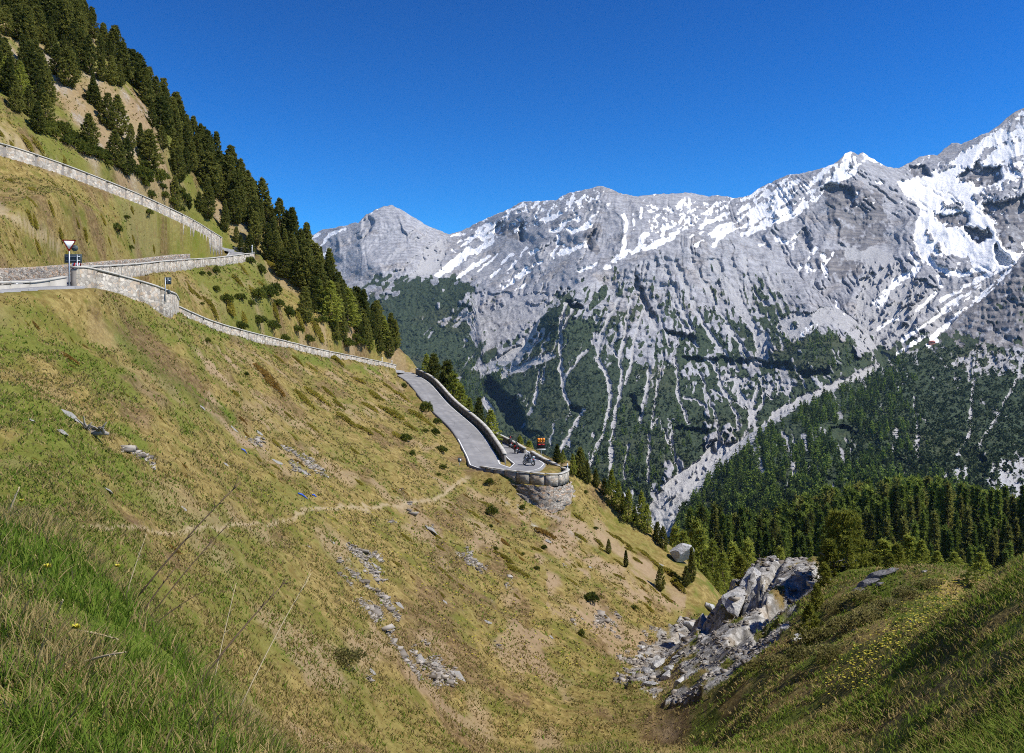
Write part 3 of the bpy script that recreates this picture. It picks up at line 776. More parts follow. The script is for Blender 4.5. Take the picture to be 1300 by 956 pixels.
# ---- hollows and cliff bands that lie in shade
holl = raster()
for pts in [[(618,478),(630,485),(642,500),(655,505),(664,525),(668,545),(655,548),(640,540),(632,525),(628,510),(612,498)],[(722,512),(735,518),(742,524),(736,528),(724,520)],[(800,500),(806,506),(815,525),(806,530),(797,518)],[(805,350),(815,365),(822,385),(832,400),(826,404),(815,388),(804,365)],
            [(888,562),(903,560),(912,575),(905,582),(892,575)],[(660,545),(690,548),(680,556),(665,555)],[(718,382),(732,384),(740,392),(730,394)],[(1262,286),(1278,272),(1300,262),(1420,230),(1420,300),(1300,322),(1276,320),(1266,305)],[(1215,228),(1232,212),(1242,200),(1246,212),(1236,228)],
            [(1040,240),(1058,232),(1080,240),(1086,262),(1078,270),(1066,250)],[(1012,300),(1020,290),(1030,310),(1030,322),(1020,312)],[(628,285),(640,282),(642,292),(630,296)],[(658,290),(664,285),(664,305),(658,308)],[(748,300),(756,290),(752,312),(746,316)],[(458,285),(470,272),(478,280),(466,296)],
            [(1052,545),(1068,540),(1085,548),(1112,552),(1118,580),(1085,582),(1060,565)],[(1130,585),(1150,582),(1180,590),(1182,608),(1150,612),(1135,600)],[(1218,575),(1240,570),(1252,580),(1250,625),(1235,620),(1228,600)],[(863,452),(885,455),(960,456),(1005,462),(1005,470),(950,466),(880,464)],[(1015,470),(1055,470),(1050,478),(1015,480)],
            [(850,540),(880,543),(905,545),(900,550),(860,550)],[(842,415),(870,425),(885,430),(880,440),(855,432)],[(1222,286),(1252,290),(1260,300),(1242,308),(1230,300)],[(1225,232),(1247,214),(1270,211),(1275,226),(1250,238)],[(1184,270),(1200,274),(1232,270),(1228,284),(1206,288),(1190,281)],[(1248,258),(1280,252),(1300,246),(1300,272),(1265,282),(1250,272)],
            [(1152,210),(1175,212),(1182,222),(1160,228)],[(1262,310),(1275,322),(1290,335),(1270,338),(1262,325)]]:
    rpoly(holl, pts, 2.6 if pts[0][0] == 618 else 1.5 if pts[0][0] > 1200 else 1, 6)
hs = holl.copy()
for _ in range(2):
    hs[1:-1, 1:-1] = (hs[1:-1, 1:-1] * 4 + hs[:-2, 1:-1] + hs[2:, 1:-1] + hs[1:-1, :-2] + hs[1:-1, 2:]) / 8

def relief(u, v, Y, apexes, strata=0.0, gain=1.0, seed=300):
    """metres of push towards the viewer: ribs running down the fall line"""
    d = 0.0; tot = 0.0
    for ua, va, uc, vc, s in apexes:
        wgt = np.exp(-((u - uc) ** 2 + (v - vc) ** 2) / (2 * s * s)) + 1e-4
        an = np.arctan2(u - ua, v - va); rr = np.hypot(u - ua, v - va)
        aw = an + (fbm(u / 30, v / 30, seed + 5, 3) - .5) * .25
        px = aw * np.maximum(rr, 60) * .0 + aw * 260
        r_ = ridged(px / 44, rr / 150, seed + 1, 2) * 62 + ridged(px / 17, rr / 60, seed + 2, 2) * 24 + ridged(px / 7, rr / 26, seed + 3, 2) * 10
        d = d + wgt * r_; tot = tot + wgt
    d = d / tot
    d = d + (ridged(u / 75 + v / 210, v / 62, seed + 6, 2) - .5) * 120 + (ridged(u / 26, v / 26, seed + 7, 3) - .5) * 34 + (ridged(u / 8, v / 9, seed + 8, 2) - .5) * 8 + (fbm(u / 2.6, v / 2.6, seed + 9, 2) - .5) * 7
    pq = u * .8 + v * .6; qq = -u * .6 + v * .8
    d = d + (ridged(qq / 13 + (fbm(u / 25, v / 25, seed + 14, 2) - .5) * 1.5, pq / 70, seed + 13, 2) - .55) * 13
    d = d + (np.maximum(0, ridged(u / 15, v / 22, seed + 15, 2) - .5)) ** 1.5 * 16
    if strata:
        sv = v + (fbm(u / 40, v / 40, seed + 11, 2) - .5) * 14
        d = d + strata * (np.abs(((sv / 9.0) % 1.0) - .5) * 2 - .5) * 22 * smooth(470, 430, v)
    return d * gain

def mountain_material():
    m, nt, b = new_mat("mountain")
    w = NT(nt)
    pos = w.node("ShaderNodeNewGeometry").outputs['Position']
    sep = w.node("ShaderNodeSeparateColor"); w.link(w.attr('cover').outputs['Color'], sep.inputs[0])
    n1 = w.noise(pos, .006, 6, .6); n2 = w.noise(pos, .03, 5, .65)
    strat = w.node("ShaderNodeMapping"); strat.inputs['Scale'].default_value = (.004, .004, .05); strat.inputs['Rotation'].default_value = (.15, .2, 0); w.link(pos, strat.inputs['Vector'])
    n3 = w.noise(strat.outputs[0], 1.0, 4, .6)
    rock = w.mix(w.ramp(n2, .3, .7), (0.235, 0.237, 0.256), (0.42, 0.423, 0.44))
    rock = w.mix(w.math('MULTIPLY', w.ramp(n3, .5, .66), .25), rock, (0.19, 0.185, 0.19))
    rock = w.mix(w.math('MULTIPLY', w.ramp(n1, .52, .68), .5), rock, (0.33, 0.285, 0.24))
    n4 = w.noise(pos, .11, 4, .75); n5 = w.noise(pos, .32, 2, .6)
    rag = w.math('ADD', w.math('MULTIPLY', w.math('SUBTRACT', n2, .5), .45), w.math('MULTIPLY', w.math('SUBTRACT', n4, .5), .95))
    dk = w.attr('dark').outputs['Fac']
    rock = w.mix(w.math('MULTIPLY', w.ramp(n4, .45, .68), .3), rock, (0.13, 0.13, 0.14))
    mpc = w.node("ShaderNodeMapping"); mpc.inputs['Rotation'].default_value = (0, .6, 0); mpc.inputs['Scale'].default_value = (.010, .010, .034); w.link(pos, mpc.inputs['Vector'])
    nd = w.node("ShaderNodeTexNoise"); nd.inputs['Scale'].default_value = .02; w.link(pos, nd.inputs['Vector'])
    va = w.node("ShaderNodeVectorMath", operation='MULTIPLY_ADD'); w.link(nd.outputs['Color'], va.inputs[0]); va.inputs[1].default_value = (.9, .9, .9); w.link(mpc.outputs[0], va.inputs[2])
    vc = w.node("ShaderNodeTexVoronoi"); vc.feature = 'DISTANCE_TO_EDGE'; vc.inputs['Scale'].default_value = 1.0; w.link(va.outputs[0], vc.inputs['Vector'])
    crk = w.ramp(vc.outputs['Distance'], .09, .015)
    rock = w.mix(w.math('MULTIPLY', crk, w.ramp(n1, .35, .6)), rock, w.mix(.5, rock, (0.10, 0.10, 0.11)))
    rock = w.mix(w.math('MULTIPLY', w.ramp(n5, .5, .7), .35), rock, (0.46, 0.455, 0.455))
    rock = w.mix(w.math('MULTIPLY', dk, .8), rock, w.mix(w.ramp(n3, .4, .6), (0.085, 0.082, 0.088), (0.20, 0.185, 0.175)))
    sc_ = w.mix(w.ramp(n4, .3, .7), (0.29, 0.29, 0.297), (0.42, 0.417, 0.415))
    c = w.mix(w.ramp(w.math('ADD', sep.outputs['Blue'], w.math('MULTIPLY', rag, .8)), .25, .85), rock, sc_)
    fo = w.mix(w.ramp(n4, .3, .7), (0.022, 0.038, 0.024), (0.068, 0.088, 0.048))
    fo = w.mix(w.math('MULTIPLY', w.ramp(n1, .5, .7), .4), fo, (0.085, 0.085, 0.045))
    c = w.mix(w.ramp(w.math('ADD', sep.outputs['Green'], w.math('MULTIPLY', rag, .85)), .36, .60), c, fo)
    sn = w.ramp(w.math('ADD', sep.outputs['Red'], w.math('MULTIPLY', rag, .8)), .38, .56)
    c = w.mix(sn, c, (0.86, 0.86, 0.86))
    w.link(c, b.inputs['Base Color'])
    b.inputs['Roughness'].default_value = 0.95
    b.inputs['Specular IOR Level'].default_value = 0.05
    w.link(w.bump(w.math('ADD', n2, w.math('ADD', w.math('MULTIPLY', n4, .7), w.math('MULTIPLY', n5, .3))), .62, 11.0), b.inputs['Normal'])
    return m
MOUNT = mountain_material()

class Sheet:
    def __init__(self, name, crest, bottom, depth, apexes, u0, u1, nv, strata=0, gain=1.0, seed=300, back=900.0, mask=None, jag=2.0):
        cu = np.array([p[0] for p in crest], float); cv = np.array([p[1] for p in crest], float)
        bu = np.array([p[0] for p in bottom], float); bv = np.array([p[1] for p in bottom], float)
        u = np.arange(u0, u1 + .01, 1.0)
        top = np.interp(u, cu, cv) + (fbm(u / 5, u * 0, seed + 40, 3) - .5) * jag
        bot = np.interp(u, bu, bv)
        dp = np.array(depth, float)
        self.rbf = RBF(dp[:, :2] / 100, np.log(dp[:, 2]), .3)
        s = np.linspace(0, 1, nv)
        U = np.repeat(u[:, None], nv, 1); V = top[:, None] + (bot - top)[:, None] * s[None]
        Y = np.exp(self.rbf(U / 100, V / 100))
        d = relief(U, V, Y, apexes, strata, gain, seed) - 45 * gain
        fo = rsample(forest, U, V); sn = rsample(snow, U, V); sc = rsample(scree, U, V)
        d = d * (1 - .55 * fo) * (1 - .45 * sn) * (1 - .68 * sc) + fo * (6 + 16 * fbm(U / 2.4, V / 2.4, seed + 60, 2)) - sc * 5 + sn * 2
        d = d - rsample(hs, U, V) * 62 * (Y / 3000)
        d = d * np.minimum(1.0, .25 + np.abs(s[None] * (bot - top)[:, None]) / 25)
        self.U, self.V, self.Y = U, V, Y - d
        X = (U - UC) / FPX * self.Y; Z = (VC - V) / FPX * self.Y
        # far side of the ridge
        nb = 5
        Yb = np.concatenate([self.Y[:, :1] + back * k / nb for k in range(nb, 0, -1)], 1)
        Xb = X[:, :1] * np.ones((1, nb)); Zb = np.concatenate([Z[:, :1] - back * .85 * (k / nb) ** 1.2 for k in range(nb, 0, -1)], 1)
        XX = np.hstack([Xb, X]); YY = np.hstack([Yb, self.Y]); ZZ = np.hstack([Zb, Z])
        n = XX.shape[1]
        ii = np.arange(len(u) * n).reshape(len(u), n)
        F = np.stack([ii[:-1, :-1], ii[:-1, 1:], ii[1:, 1:], ii[1:, :-1]], -1).reshape(-1, 4)
        cov = np.stack([sn, fo, sc], -1)
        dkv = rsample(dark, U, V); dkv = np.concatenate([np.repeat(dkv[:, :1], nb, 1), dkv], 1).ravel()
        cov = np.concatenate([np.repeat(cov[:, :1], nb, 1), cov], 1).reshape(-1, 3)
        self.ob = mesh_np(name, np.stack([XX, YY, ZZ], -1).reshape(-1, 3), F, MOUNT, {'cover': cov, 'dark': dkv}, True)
        tag(self.ob, kind='structure')
        self.u0 = u0; self.top = top; self.bot = bot; self.nv = nv
    def point(self, u, v):
        i = int(np.clip(round(u - self.u0), 0, len(self.top) - 1))
        s = (v - self.top[i]) / (self.bot[i] - self.top[i])
        if s < 0 or s > 1: return None
        Y = self.Y[i, int(s * (self.nv - 1))]
        return np.array([(u - UC) / FPX * Y, Y, (VC - v) / FPX * Y])

CREST_A = [(330,312),(380,301),(395,299),(410,292),(430,288),(455,282),(465,272),(478,266),(487,262),(497,260),(508,265),(520,273),(535,282),(555,292),(570,297),(585,294),(600,286),(620,276),(640,268),(655,260),(665,256),(680,256),(705,254),(720,246),(735,242),(748,240),(758,236),(765,236),(775,240),(790,246),(805,250),(820,248),(830,246),(850,246),(870,244),(885,247),(900,249),(915,248),(930,251),(945,250),(955,246),(962,240),(980,231),(1000,222),(1015,220),(1030,217),(1045,213),(1058,208),(1066,202),(1073,195),(1080,193),(1090,196),(1096,194),(1105,200),(1115,206),(1125,211),(1135,214),(1142,213),(1150,209),(1158,205),(1168,199),(1178,196),(1190,197),(1200,188),(1208,182),(1222,182),(1235,177),(1243,172),(1255,168),(1262,163),(1270,158),(1278,150),(1290,141),(1300,137),(1330,118),(1420,75)]
far_peaks = Sheet("far_mountains", CREST_A, [(330,560),(600,540),(1000,560),(1420,520)],
    [(497,260,6000),(380,300,6300),(500,355,4700),(570,298,5900),(765,236,5200),(700,390,3700),(640,450,3300),(900,249,5200),(900,300,4300),(1080,193,4900),(1000,330,3900),(1080,420,3050),(1120,460,2750),(1140,300,4100),(1200,190,5300),(1300,137,5300),(1420,75,5300),(1200,300,3900),(1290,330,3300),(500,480,3700),(1000,480,2800),(1300,400,3000),(1420,400,3000),(800,330,3900),(1150,212,5100),(620,340,4900),(400,540,3500),(1000,560,2500),(1400,500,2600),(620,540,2900)],
    [(440,150,490,310,70),(860,60,650,320,80),(800,130,760,300,60),(1000,120,930,280,60),(1075,120,1070,290,50),(1300,60,1200,270,80),(1400,200,1150,400,60)], 330, 1420, 300, 0, 1.35, 300, 1200, jag=3.0)
CREST_B = [(330,390),(380,372),(420,362),(450,357),(500,354),(530,352),(560,351),(585,354),(598,362),(604,376),(608,400),(614,435),(622,458),(650,458),(665,440),(675,420),(684,405),(700,392),(712,380),(730,362),(745,352),(765,340),(790,328),(810,316),(830,304),(845,300),(865,298),(885,293),(905,293),(925,293),(940,298),(960,306),(980,318),(1000,336),(1020,356),(1045,376),(1065,392),(1085,406),(1100,420),(1112,440),(1122,462)]
front_face = Sheet("mountain_face", CREST_B, [(330,620),(600,700),(1000,760),(1122,760)],
    [(850,300,3550),(700,392,3050),(684,405,3080),(925,293,3650),(980,318,3650),(1045,376,3150),(1100,420,2880),(1122,462,2700),(1050,430,2650),(830,690,1500),(860,640,1600),(750,560,1950),(640,560,2250),(600,620,1850),(500,450,3350),(500,354,4050),(380,372,4250),(585,354,3850),(622,458,3150),(950,470,2600),(900,560,1950),(950,540,2050),(850,440,2750),(400,600,2500),(1000,700,1500),(760,420,2900),(1122,700,1500)],
    [(860,120,760,450,110),(860,120,930,400,90),(520,100,500,420,90),(820,200,860,560,100)], 330, 1122, 430, .35, 1.0, 340, 500)
CREST_C = [(838,735),(845,715),(855,688),(862,662),(870,641),(880,621),(895,601),(905,590),(925,573),(940,560),(955,549),(975,536),(995,524),(1020,511),(1050,498),(1080,487),(1100,478),(1120,466),(1140,455),(1165,444),(1180,436),(1195,424),(1215,405),(1232,390),(1250,370),(1270,352),(1285,340),(1300,325),(1420,240)]
near_spur = Sheet("wooded_spur", CREST_C, [(838,790),(1000,800),(1420,800)],
    [(855,688,980),(940,560,1450),(1050,498,1750),(1180,436,2350),(1300,325,2750),(1420,240,2900),(900,700,860),(1100,650,820),(1300,650,1000),(1200,550,1400),(1300,500,1800),(1250,440,2250),(1100,560,1300),(1000,600,1100),(838,790,700),(1100,800,620),(1420,800,650),(1420,500,1850)],
    [(1180,250,1100,560,90),(1300,250,1260,520,80)], 838, 1420, 380, .8, .75, 380, 500)

# ------------------------------------------------------------------ haze: the air between here and the peaks
def build_haze():
    z0, z1 = -760.0, 1960.0
    b = MB(); b.box((400, 4200, (z0 + z1) / 2), (9000, 9200, z1 - z0))
    m = bpy.data.materials.new("haze"); m.use_nodes = True
    nt = m.node_tree; nt.nodes.remove(nt.nodes["Principled BSDF"])
    vol = nt.nodes.new("ShaderNodeVolumePrincipled")
    vol.inputs['Color'].default_value = (0.38, 0.62, 1.0, 1)
    vol.inputs['Density'].default_value = 1.7e-5
    vol.inputs['Anisotropy'].default_value = 0.0
    nt.links.new(vol.outputs[0], nt.nodes["Material Output"].inputs['Volume'])
    o = b.build("haze", m); tag(o, kind='stuff')
build_haze()
# ------------------------------------------------------------------ asphalt, edge lines
def asphalt_mat():
    m, nt, b = new_mat("asphalt"); w = NT(nt)
    pos = w.node("ShaderNodeNewGeometry").outputs['Position']
    n1 = w.noise(pos, .5, 5, .6); n2 = w.noise(pos, 9, 3, .6)
    c = w.mix(w.ramp(n1, .35, .7), (0.20, 0.20, 0.205), (0.285, 0.28, 0.28))
    c = w.mix(w.math('MULTIPLY', w.ramp(n2, .5, .75), .35), c, (0.15, 0.15, 0.15))
    wr_ = w.math('MULTIPLY', w.attr('wear').outputs['Fac'], w.ramp(w.noise(pos, .25, 3, .5), .3, .7))
    c = w.mix(w.math('MULTIPLY', wr_, .45), c, (0.125, 0.125, 0.128))
    v = w.node("ShaderNodeTexVoronoi"); v.feature = 'DISTANCE_TO_EDGE'; v.inputs['Scale'].default_value = .22; w.link(pos, v.inputs['Vector'])
    c = w.mix(w.math('MULTIPLY', w.ramp(v.outputs['Distance'], .012, .0), .45), c, (0.05, 0.05, 0.05))
    c = w.mix(w.math('MULTIPLY', w.ramp(w.noise(pos, .12, 2, .4), .56, .58), .35), c, (0.15, 0.15, 0.155))
    w.link(c, b.inputs['Base Color']); b.inputs['Roughness'].default_value = .9
    return m
ASPH = asphalt_mat()
PAINT = simple_mat("road_paint", (0.72, 0.72, 0.70), .6, noise=.15, scale=2)
def side_of(line):
    t = np.gradient(line[:, :2], axis=0)
    t /= np.linalg.norm(t, axis=1)[:, None] + 1e-9
    return np.stack([t[:, 1], -t[:, 0]], -1)          # to the right of travel
def strip(name, line, lo, hi, dz, mat):
    n = side_of(line)
    V = []
    for k, off in enumerate((np.concatenate([[lo - .04], np.linspace(lo, hi, 17), [hi + .04]]) if hi - lo > 1 else np.linspace(lo, hi, 2))):
        V.append(np.hstack([line[:, :2] + n * off, line[:, 2:] + dz]))
    if hi - lo > 1:
        V[0][:, 2] -= .55; V[-1][:, 2] -= .55          # the slab's sides
    V = np.stack(V, 1); c = V.shape[1]
    ii = np.arange(V.shape[0] * c).reshape(V.shape[0], c)
    F = np.stack([ii[:-1, :-1], ii[:-1, 1:], ii[1:, 1:], ii[1:, :-1]], -1).reshape(-1, 4)
    offs = np.linspace(lo, hi, c)
    wear = np.tile(sum(np.exp(-((offs - o_) / .28) ** 2) for o_ in (-1.75, -.55, .55, 1.75)), (V.shape[0], 1)) + np.exp(-((np.abs(offs) - 2.25) / .18) ** 2)[None] * -.6
    return mesh_np(name, V.reshape(-1, 3), F, mat, {'wear': wear.ravel()}, True)
upper_line = np.vstack([road_upper[:-1], road_bend_top[:-1], road_middle])
lower_line = np.vstack([road_lower[:-1], road_bend_low[:-1], road_exit])
for nm, line in (("mountain_road", upper_line), ("mountain_road", lower_line)):
    o = tag(strip(nm, line, -2.15, 2.15, 0.03, ASPH), kind='structure')
    for a, b_ in ((-2.02, -1.9), (1.9, 2.02)):
        ml = line[-140:] if (a > 0 and line is lower_line) else line
        s = strip("road_marking", ml, a, b_, 0.034, PAINT); s.parent = o; tag(s, kind='structure')

# ------------------------------------------------------------------ masonry walls
def stone_mat(name, a, b_, mortar, scale=3.0, warm=(0.40, 0.27, 0.15), wamt=.3, zs=1.6):
    m, nt, b = new_mat(name); w = NT(nt)
    pos = w.node("ShaderNodeNewGeometry").outputs['Position']
    mp = w.node("ShaderNodeMapping"); mp.inputs['Scale'].default_value = (1, 1, zs); w.link(pos, mp.inputs['Vector'])
    v = w.node("ShaderNodeTexVoronoi"); v.inputs['Scale'].default_value = scale; w.link(mp.outputs[0], v.inputs['Vector'])
    e = w.node("ShaderNodeTexVoronoi"); e.feature = 'DISTANCE_TO_EDGE'; e.inputs['Scale'].default_value = scale; w.link(mp.outputs[0], e.inputs['Vector'])
    s = w.node("ShaderNodeSeparateColor"); w.link(v.outputs['Color'], s.inputs[0])
    n1 = w.noise(pos, .7, 4, .6); n2 = w.noise(pos, 12, 3, .6)
    c = w.mix(s.outputs['Red'], a, b_)
    c = w.mix(w.math('MULTIPLY', w.ramp(s.outputs['Green'], .55, .9), wamt), c, warm)
    c = w.mix(w.math('MULTIPLY', w.ramp(n1, .5, .72), .35), c, tuple(x * .55 for x in a))
    ed = w.ramp(e.outputs['Distance'], .0, .07)
    c = w.mix(ed, mortar, c)
    st = w.node("ShaderNodeMapping"); st.inputs['Scale'].default_value = (1.1, 1.1, .16); w.link(pos, st.inputs['Vector'])
    c = w.mix(w.math('MULTIPLY', w.ramp(w.noise(st.outputs[0], 1.0, 4, .65), .5, .75), .55), c, (0.13, 0.115, 0.095))
    c = w.mix(w.math('MULTIPLY', n2, .25), c, (0.12, 0.11, 0.10))
    w.link(c, b.inputs['Base Color']); b.inputs['Roughness'].default_value = .92
    w.link(w.bump(ed, .7, .06), b.inputs['Normal'])
    return m
MASON = stone_mat("parapet_stone", (0.19, 0.17, 0.14), (0.52, 0.48, 0.41), (0.40, 0.375, 0.33), 2.3, (0.44, 0.31, 0.19), .45)
RUBBLE_ST = stone_mat("dry_stone", (0.19, 0.17, 0.145), (0.46, 0.41, 0.34), (0.07, 0.06, 0.05), 2.6, (0.42, 0.24, 0.12), .6, 2.0)
CONC = simple_mat("weathered_concrete", (0.33, 0.31, 0.275), .9, noise=.3, scale=1.4)
COPE = simple_mat("coping_stone", (0.40, 0.38, 0.34), .9, noise=.2, scale=1.1)
SHADY = stone_mat("painted_shade_parapet_stone", (0.10, 0.09, 0.08), (0.30, 0.28, 0.25), (0.20, 0.19, 0.17), 2.6)  # parapet stone darkened: shade of the unlit side put into its colour
DARKJ = simple_mat("shadowed_joint_stone", (0.17, 0.155, 0.14), .95, noise=.3, scale=2)  # core behind the blocks; shadow of the gaps painted as darker stone

def resample(line, step):
    d = np.concatenate([[0], np.cumsum(np.linalg.norm(np.diff(line, axis=0), axis=1))])
    s = np.linspace(0, d[-1], max(2, int(d[-1] / step) + 1))
    return np.stack([np.interp(s, d, line[:, k]) for k in range(3)], -1), s
def ribbon(line, s, lo, hi, top, bot, sel=None, jit=0.0):
    """a wall-like solid along a line; top/bot: heights relative to the line (arrays or numbers)"""
    n = side_of(line); N = len(line)
    top = np.zeros(N) + top; bot = np.zeros(N) + bot
    V = np.stack([np.hstack([line[:, :2] + n * lo, (line[:, 2] + bot)[:, None]]), np.hstack([line[:, :2] + n * lo, (line[:, 2] + top)[:, None]]),
                  np.hstack([line[:, :2] + n * hi, (line[:, 2] + top)[:, None]]), np.hstack([line[:, :2] + n * hi, (line[:, 2] + bot)[:, None]])], 1)
    return V
def ribbon_faces(N, off=0):
    F = []
    for i in range(N - 1):
        for k in range(4):
            l = (k + 1) % 4
            F.append((off + i * 4 + k, off + (i + 1) * 4 + k, off + (i + 1) * 4 + l, off + i * 4 + l))
    F.append((off, off + 1, off + 2, off + 3)); F.append((off + (N - 1) * 4 + 3, off + (N - 1) * 4 + 2, off + (N - 1) * 4 + 1, off + (N - 1) * 4))
    return F
def parapet(name, line, label, side=1, off=0.0, height=0.95, thick=0.45, depth=1.4, block=2.6, gap=0.34, cope=True, face=MASON, group=None):
    """stone blocks with recessed joints, a core behind them and a coping course"""
    line, s = resample(np.asarray(line), 0.35)
    root = empty(name, tuple(line[len(line) // 2]))
    o0 = line[len(line) // 2]
    L = line - o0
    lo, hi = (off - thick / 2, off + thick / 2)
    core = mesh_np("core", ribbon(L, s, lo + .09, hi - .09, height - .1, -depth).reshape(-1, 4 * 3).reshape(-1, 3), np.array(ribbon_faces(len(L))), DARKJ, None, False, root)
    V = []; F = []; n = 0; tot = 0
    rs = np.random.default_rng(len(L))
    edges = np.arange(0, s[-1] + block, block)
    for b0 in edges:
        a0, a1 = b0 + gap / 2, min(b0 + block - gap / 2, s[-1])
        if a1 - a0 < .5: continue
        ss = np.linspace(a0, a1, max(2, int((a1 - a0) / .5) + 1))
        ln = np.stack([np.interp(ss, s, L[:, k]) for k in range(3)], -1)
        # use the wall's own side vectors so that blocks follow the bend
        nn = side_of(L); nv = np.stack([np.interp(ss, s, nn[:, k]) for k in range(2)], -1)
        j = rs.uniform(-.05, .05); jo = rs.uniform(-.02, .02)
        vv = np.stack([np.hstack([ln[:, :2] + nv * (lo + jo), ln[:, 2:] - depth]), np.hstack([ln[:, :2] + nv * (lo + jo), ln[:, 2:] + height + j]), np.hstack([ln[:, :2] + nv * (hi + jo), ln[:, 2:] + height + j]), np.hstack([ln[:, :2] + nv * (hi + jo), ln[:, 2:] - depth])], 1).reshape(-1, 3)
        V.append(vv); F += ribbon_faces(len(ss), n); n += len(vv)
    mesh_np("stone_face", np.vstack(V), np.array(F), face, None, False, root)
    if cope:
        V = []; F = []; n = 0
        ce = np.arange(0, s[-1], block)
        for b0 in ce:
            a0, a1 = b0 + .03, min(b0 + block - .03, s[-1])
            if a1 - a0 < .4: continue
            ss = np.linspace(a0, a1, max(2, int((a1 - a0) / .5) + 1))
            ln = np.stack([np.interp(ss, s, L[:, k]) for k in range(3)], -1)
            nn = side_of(L); nv = np.stack([np.interp(ss, s, nn[:, k]) for k in range(2)], -1)
            j = rs.uniform(0.052, .09)
            vv = np.stack([np.hstack([ln[:, :2] + nv * (lo - .05), ln[:, 2:] + height + j - .0]), np.hstack([ln[:, :2] + nv * (lo - .05), ln[:, 2:] + height + j + .13]), np.hstack([ln[:, :2] + nv * (hi + .05), ln[:, 2:] + height + j + .13]), np.hstack([ln[:, :2] + nv * (hi + .05), ln[:, 2:] + height + j])], 1).reshape(-1, 3)
            V.append(vv); F += ribbon_faces(len(ss), n); n += len(vv)
        mesh_np("coping", np.vstack(V), np.array(F), COPE, None, False, root)
    tag(root, label, "wall", group)
    return root, line
def offset(line, d, a=0.0, b=1.0):
    n = side_of(line)
    l = np.hstack([line[:, :2] + n * d, line[:, 2:]])
    k0, k1 = int(a * (len(l) - 1)), int(b * (len(l) - 1)) + 1
    return l[k0:k1]
def clip_u(line, u0, u1):
    u = UC + line[:, 0] / line[:, 1] * FPX
    return line[(u >= u0) & (u <= u1)]

# upper road: the outer wall stands on its downhill side (left of travel is uphill while the road comes down to the bend)
parapet("parapet_wall", offset(clip_u(road_upper, -125, 262), 2.75), "long stone parapet of the uppermost road, running down from the left frame edge to the bend", height=1.15, depth=3.4, block=4.6, gap=.5)
# bend and middle road
parapet("parapet_wall", wall_mid, "pale block parapet from the wooded bend down to the yield sign, with dark joints", height=1.25, depth=1.1, block=3.2, gap=.4)
parapet("parapet_wall", spline(PL([(296,320.5,171),(306,320.8,171),(316,322,168),(322,325,163)])), "short dark-topped parapet closing the outside of the wooded upper bend", height=.8, depth=.5, block=2.2)
# left piece beside the sign, low and pale
parapet("parapet_wall", spline(PL([(-120,379,46),(-60,377,49.5),(0,373,54),(40,371,57.5),(80,364,61)])), "low weathered concrete parapet at the left frame edge before the yield sign", height=.55, depth=2.6, thick=.5, block=2.2, gap=.12, cope=True, face=CONC)
# wall of the turnout: from the sign to the square corner
corner = spline(PL([(93,364.5,61.5),(110,365,63.5),(150,373,68),(190,383,72.5),(213,391,75.5)]))
parapet("parapet_wall", corner, "tall pale stone wall between the yield sign and the square corner", height=1.25, depth=2.4, thick=.5, block=3.1, gap=.22)
parapet("parapet_wall", spline(PL([(213.5,391,75.9),(219,393,78.5),(222.5,396.5,83.0),(224,399,86)])), "stubby wall corner where the tall stone wall ends", height=1.25, depth=2.4, thick=.5, block=2.5, gap=.15)
parapet("parapet_wall", wall_low, "long stone parapet of the lower road running from the square corner to the far bend", height=.95, depth=1.2, block=2.9, gap=.3)
# inner wall along the descent, in shade on the side one sees
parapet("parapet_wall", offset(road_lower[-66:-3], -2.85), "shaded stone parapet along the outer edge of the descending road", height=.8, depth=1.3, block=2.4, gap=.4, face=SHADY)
# outer wall of the low bend
bend_w = spline(PL([(611,601,113.6),(625,603.5,110.8),(645,606,109),(668,608.5,107.6),(690,610.5,107),(706,611,107.6),(716,608.5,109.6),(720.5,605,112.4),(714,602,115.5),(704,597,118.2),(691,590.5,122),(681,584.5,125.5),(674,580.5,128.5)]))
parapet("parapet_wall", bend_w, "curved pale stone parapet round the outside of the lower bend with motorcycles", height=.75, depth=.55, block=1.8, gap=.22)
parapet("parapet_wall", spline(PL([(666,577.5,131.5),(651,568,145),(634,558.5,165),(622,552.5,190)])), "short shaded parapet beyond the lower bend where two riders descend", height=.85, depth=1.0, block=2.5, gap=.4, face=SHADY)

# dry stone retaining wall above the middle road
def dry_wall(name, line, h, label):
    line, s = resample(np.asarray(line), .55)
    o0 = line[len(line) // 2].copy(); L = line - o0
    n = side_of(L); hh = np.interp(s, np.linspace(0, s[-1], len(h)), h)
    rows = 9; V = []
    for i in range(len(L)):
        for k in range(rows):
            t = k / (rows - 1)
            r = (_hash(np.array([i]), np.array([k]), 5)[0] - .5) * .22
            off = -.35 + .25 * t + r * (0 if k == rows - 1 else 1)
            V.append([L[i, 0] + n[i, 0] * off, L[i, 1] + n[i, 1] * off, L[i, 2] - .6 + (hh[i] + .6) * t + r * .35])
        V.append([L[i, 0] + n[i, 0] * .5, L[i, 1] + n[i, 1] * .5, L[i, 2] + hh[i]])
    c = rows + 1
    ii = np.arange(len(L) * c).reshape(len(L), c)
    F = np.stack([ii[:-1, :-1], ii[1:, :-1], ii[1:, 1:], ii[:-1, 1:]], -1).reshape(-1, 4)
    o = mesh_np(name, V, F, RUBBLE_ST)
    o.location = o0
    tag(o, label, "wall")
    return o
dry_wall("retaining_wall", offset(clip_u(road_middle, -140, 262), 2.55), [1.7, 1.7, 1.5, 1.3, 1.25, 1.2, 1.15, 1.1, 1.0, .95, .9, .85, .85], "dark dry stone retaining wall on the uphill side of the middle road")

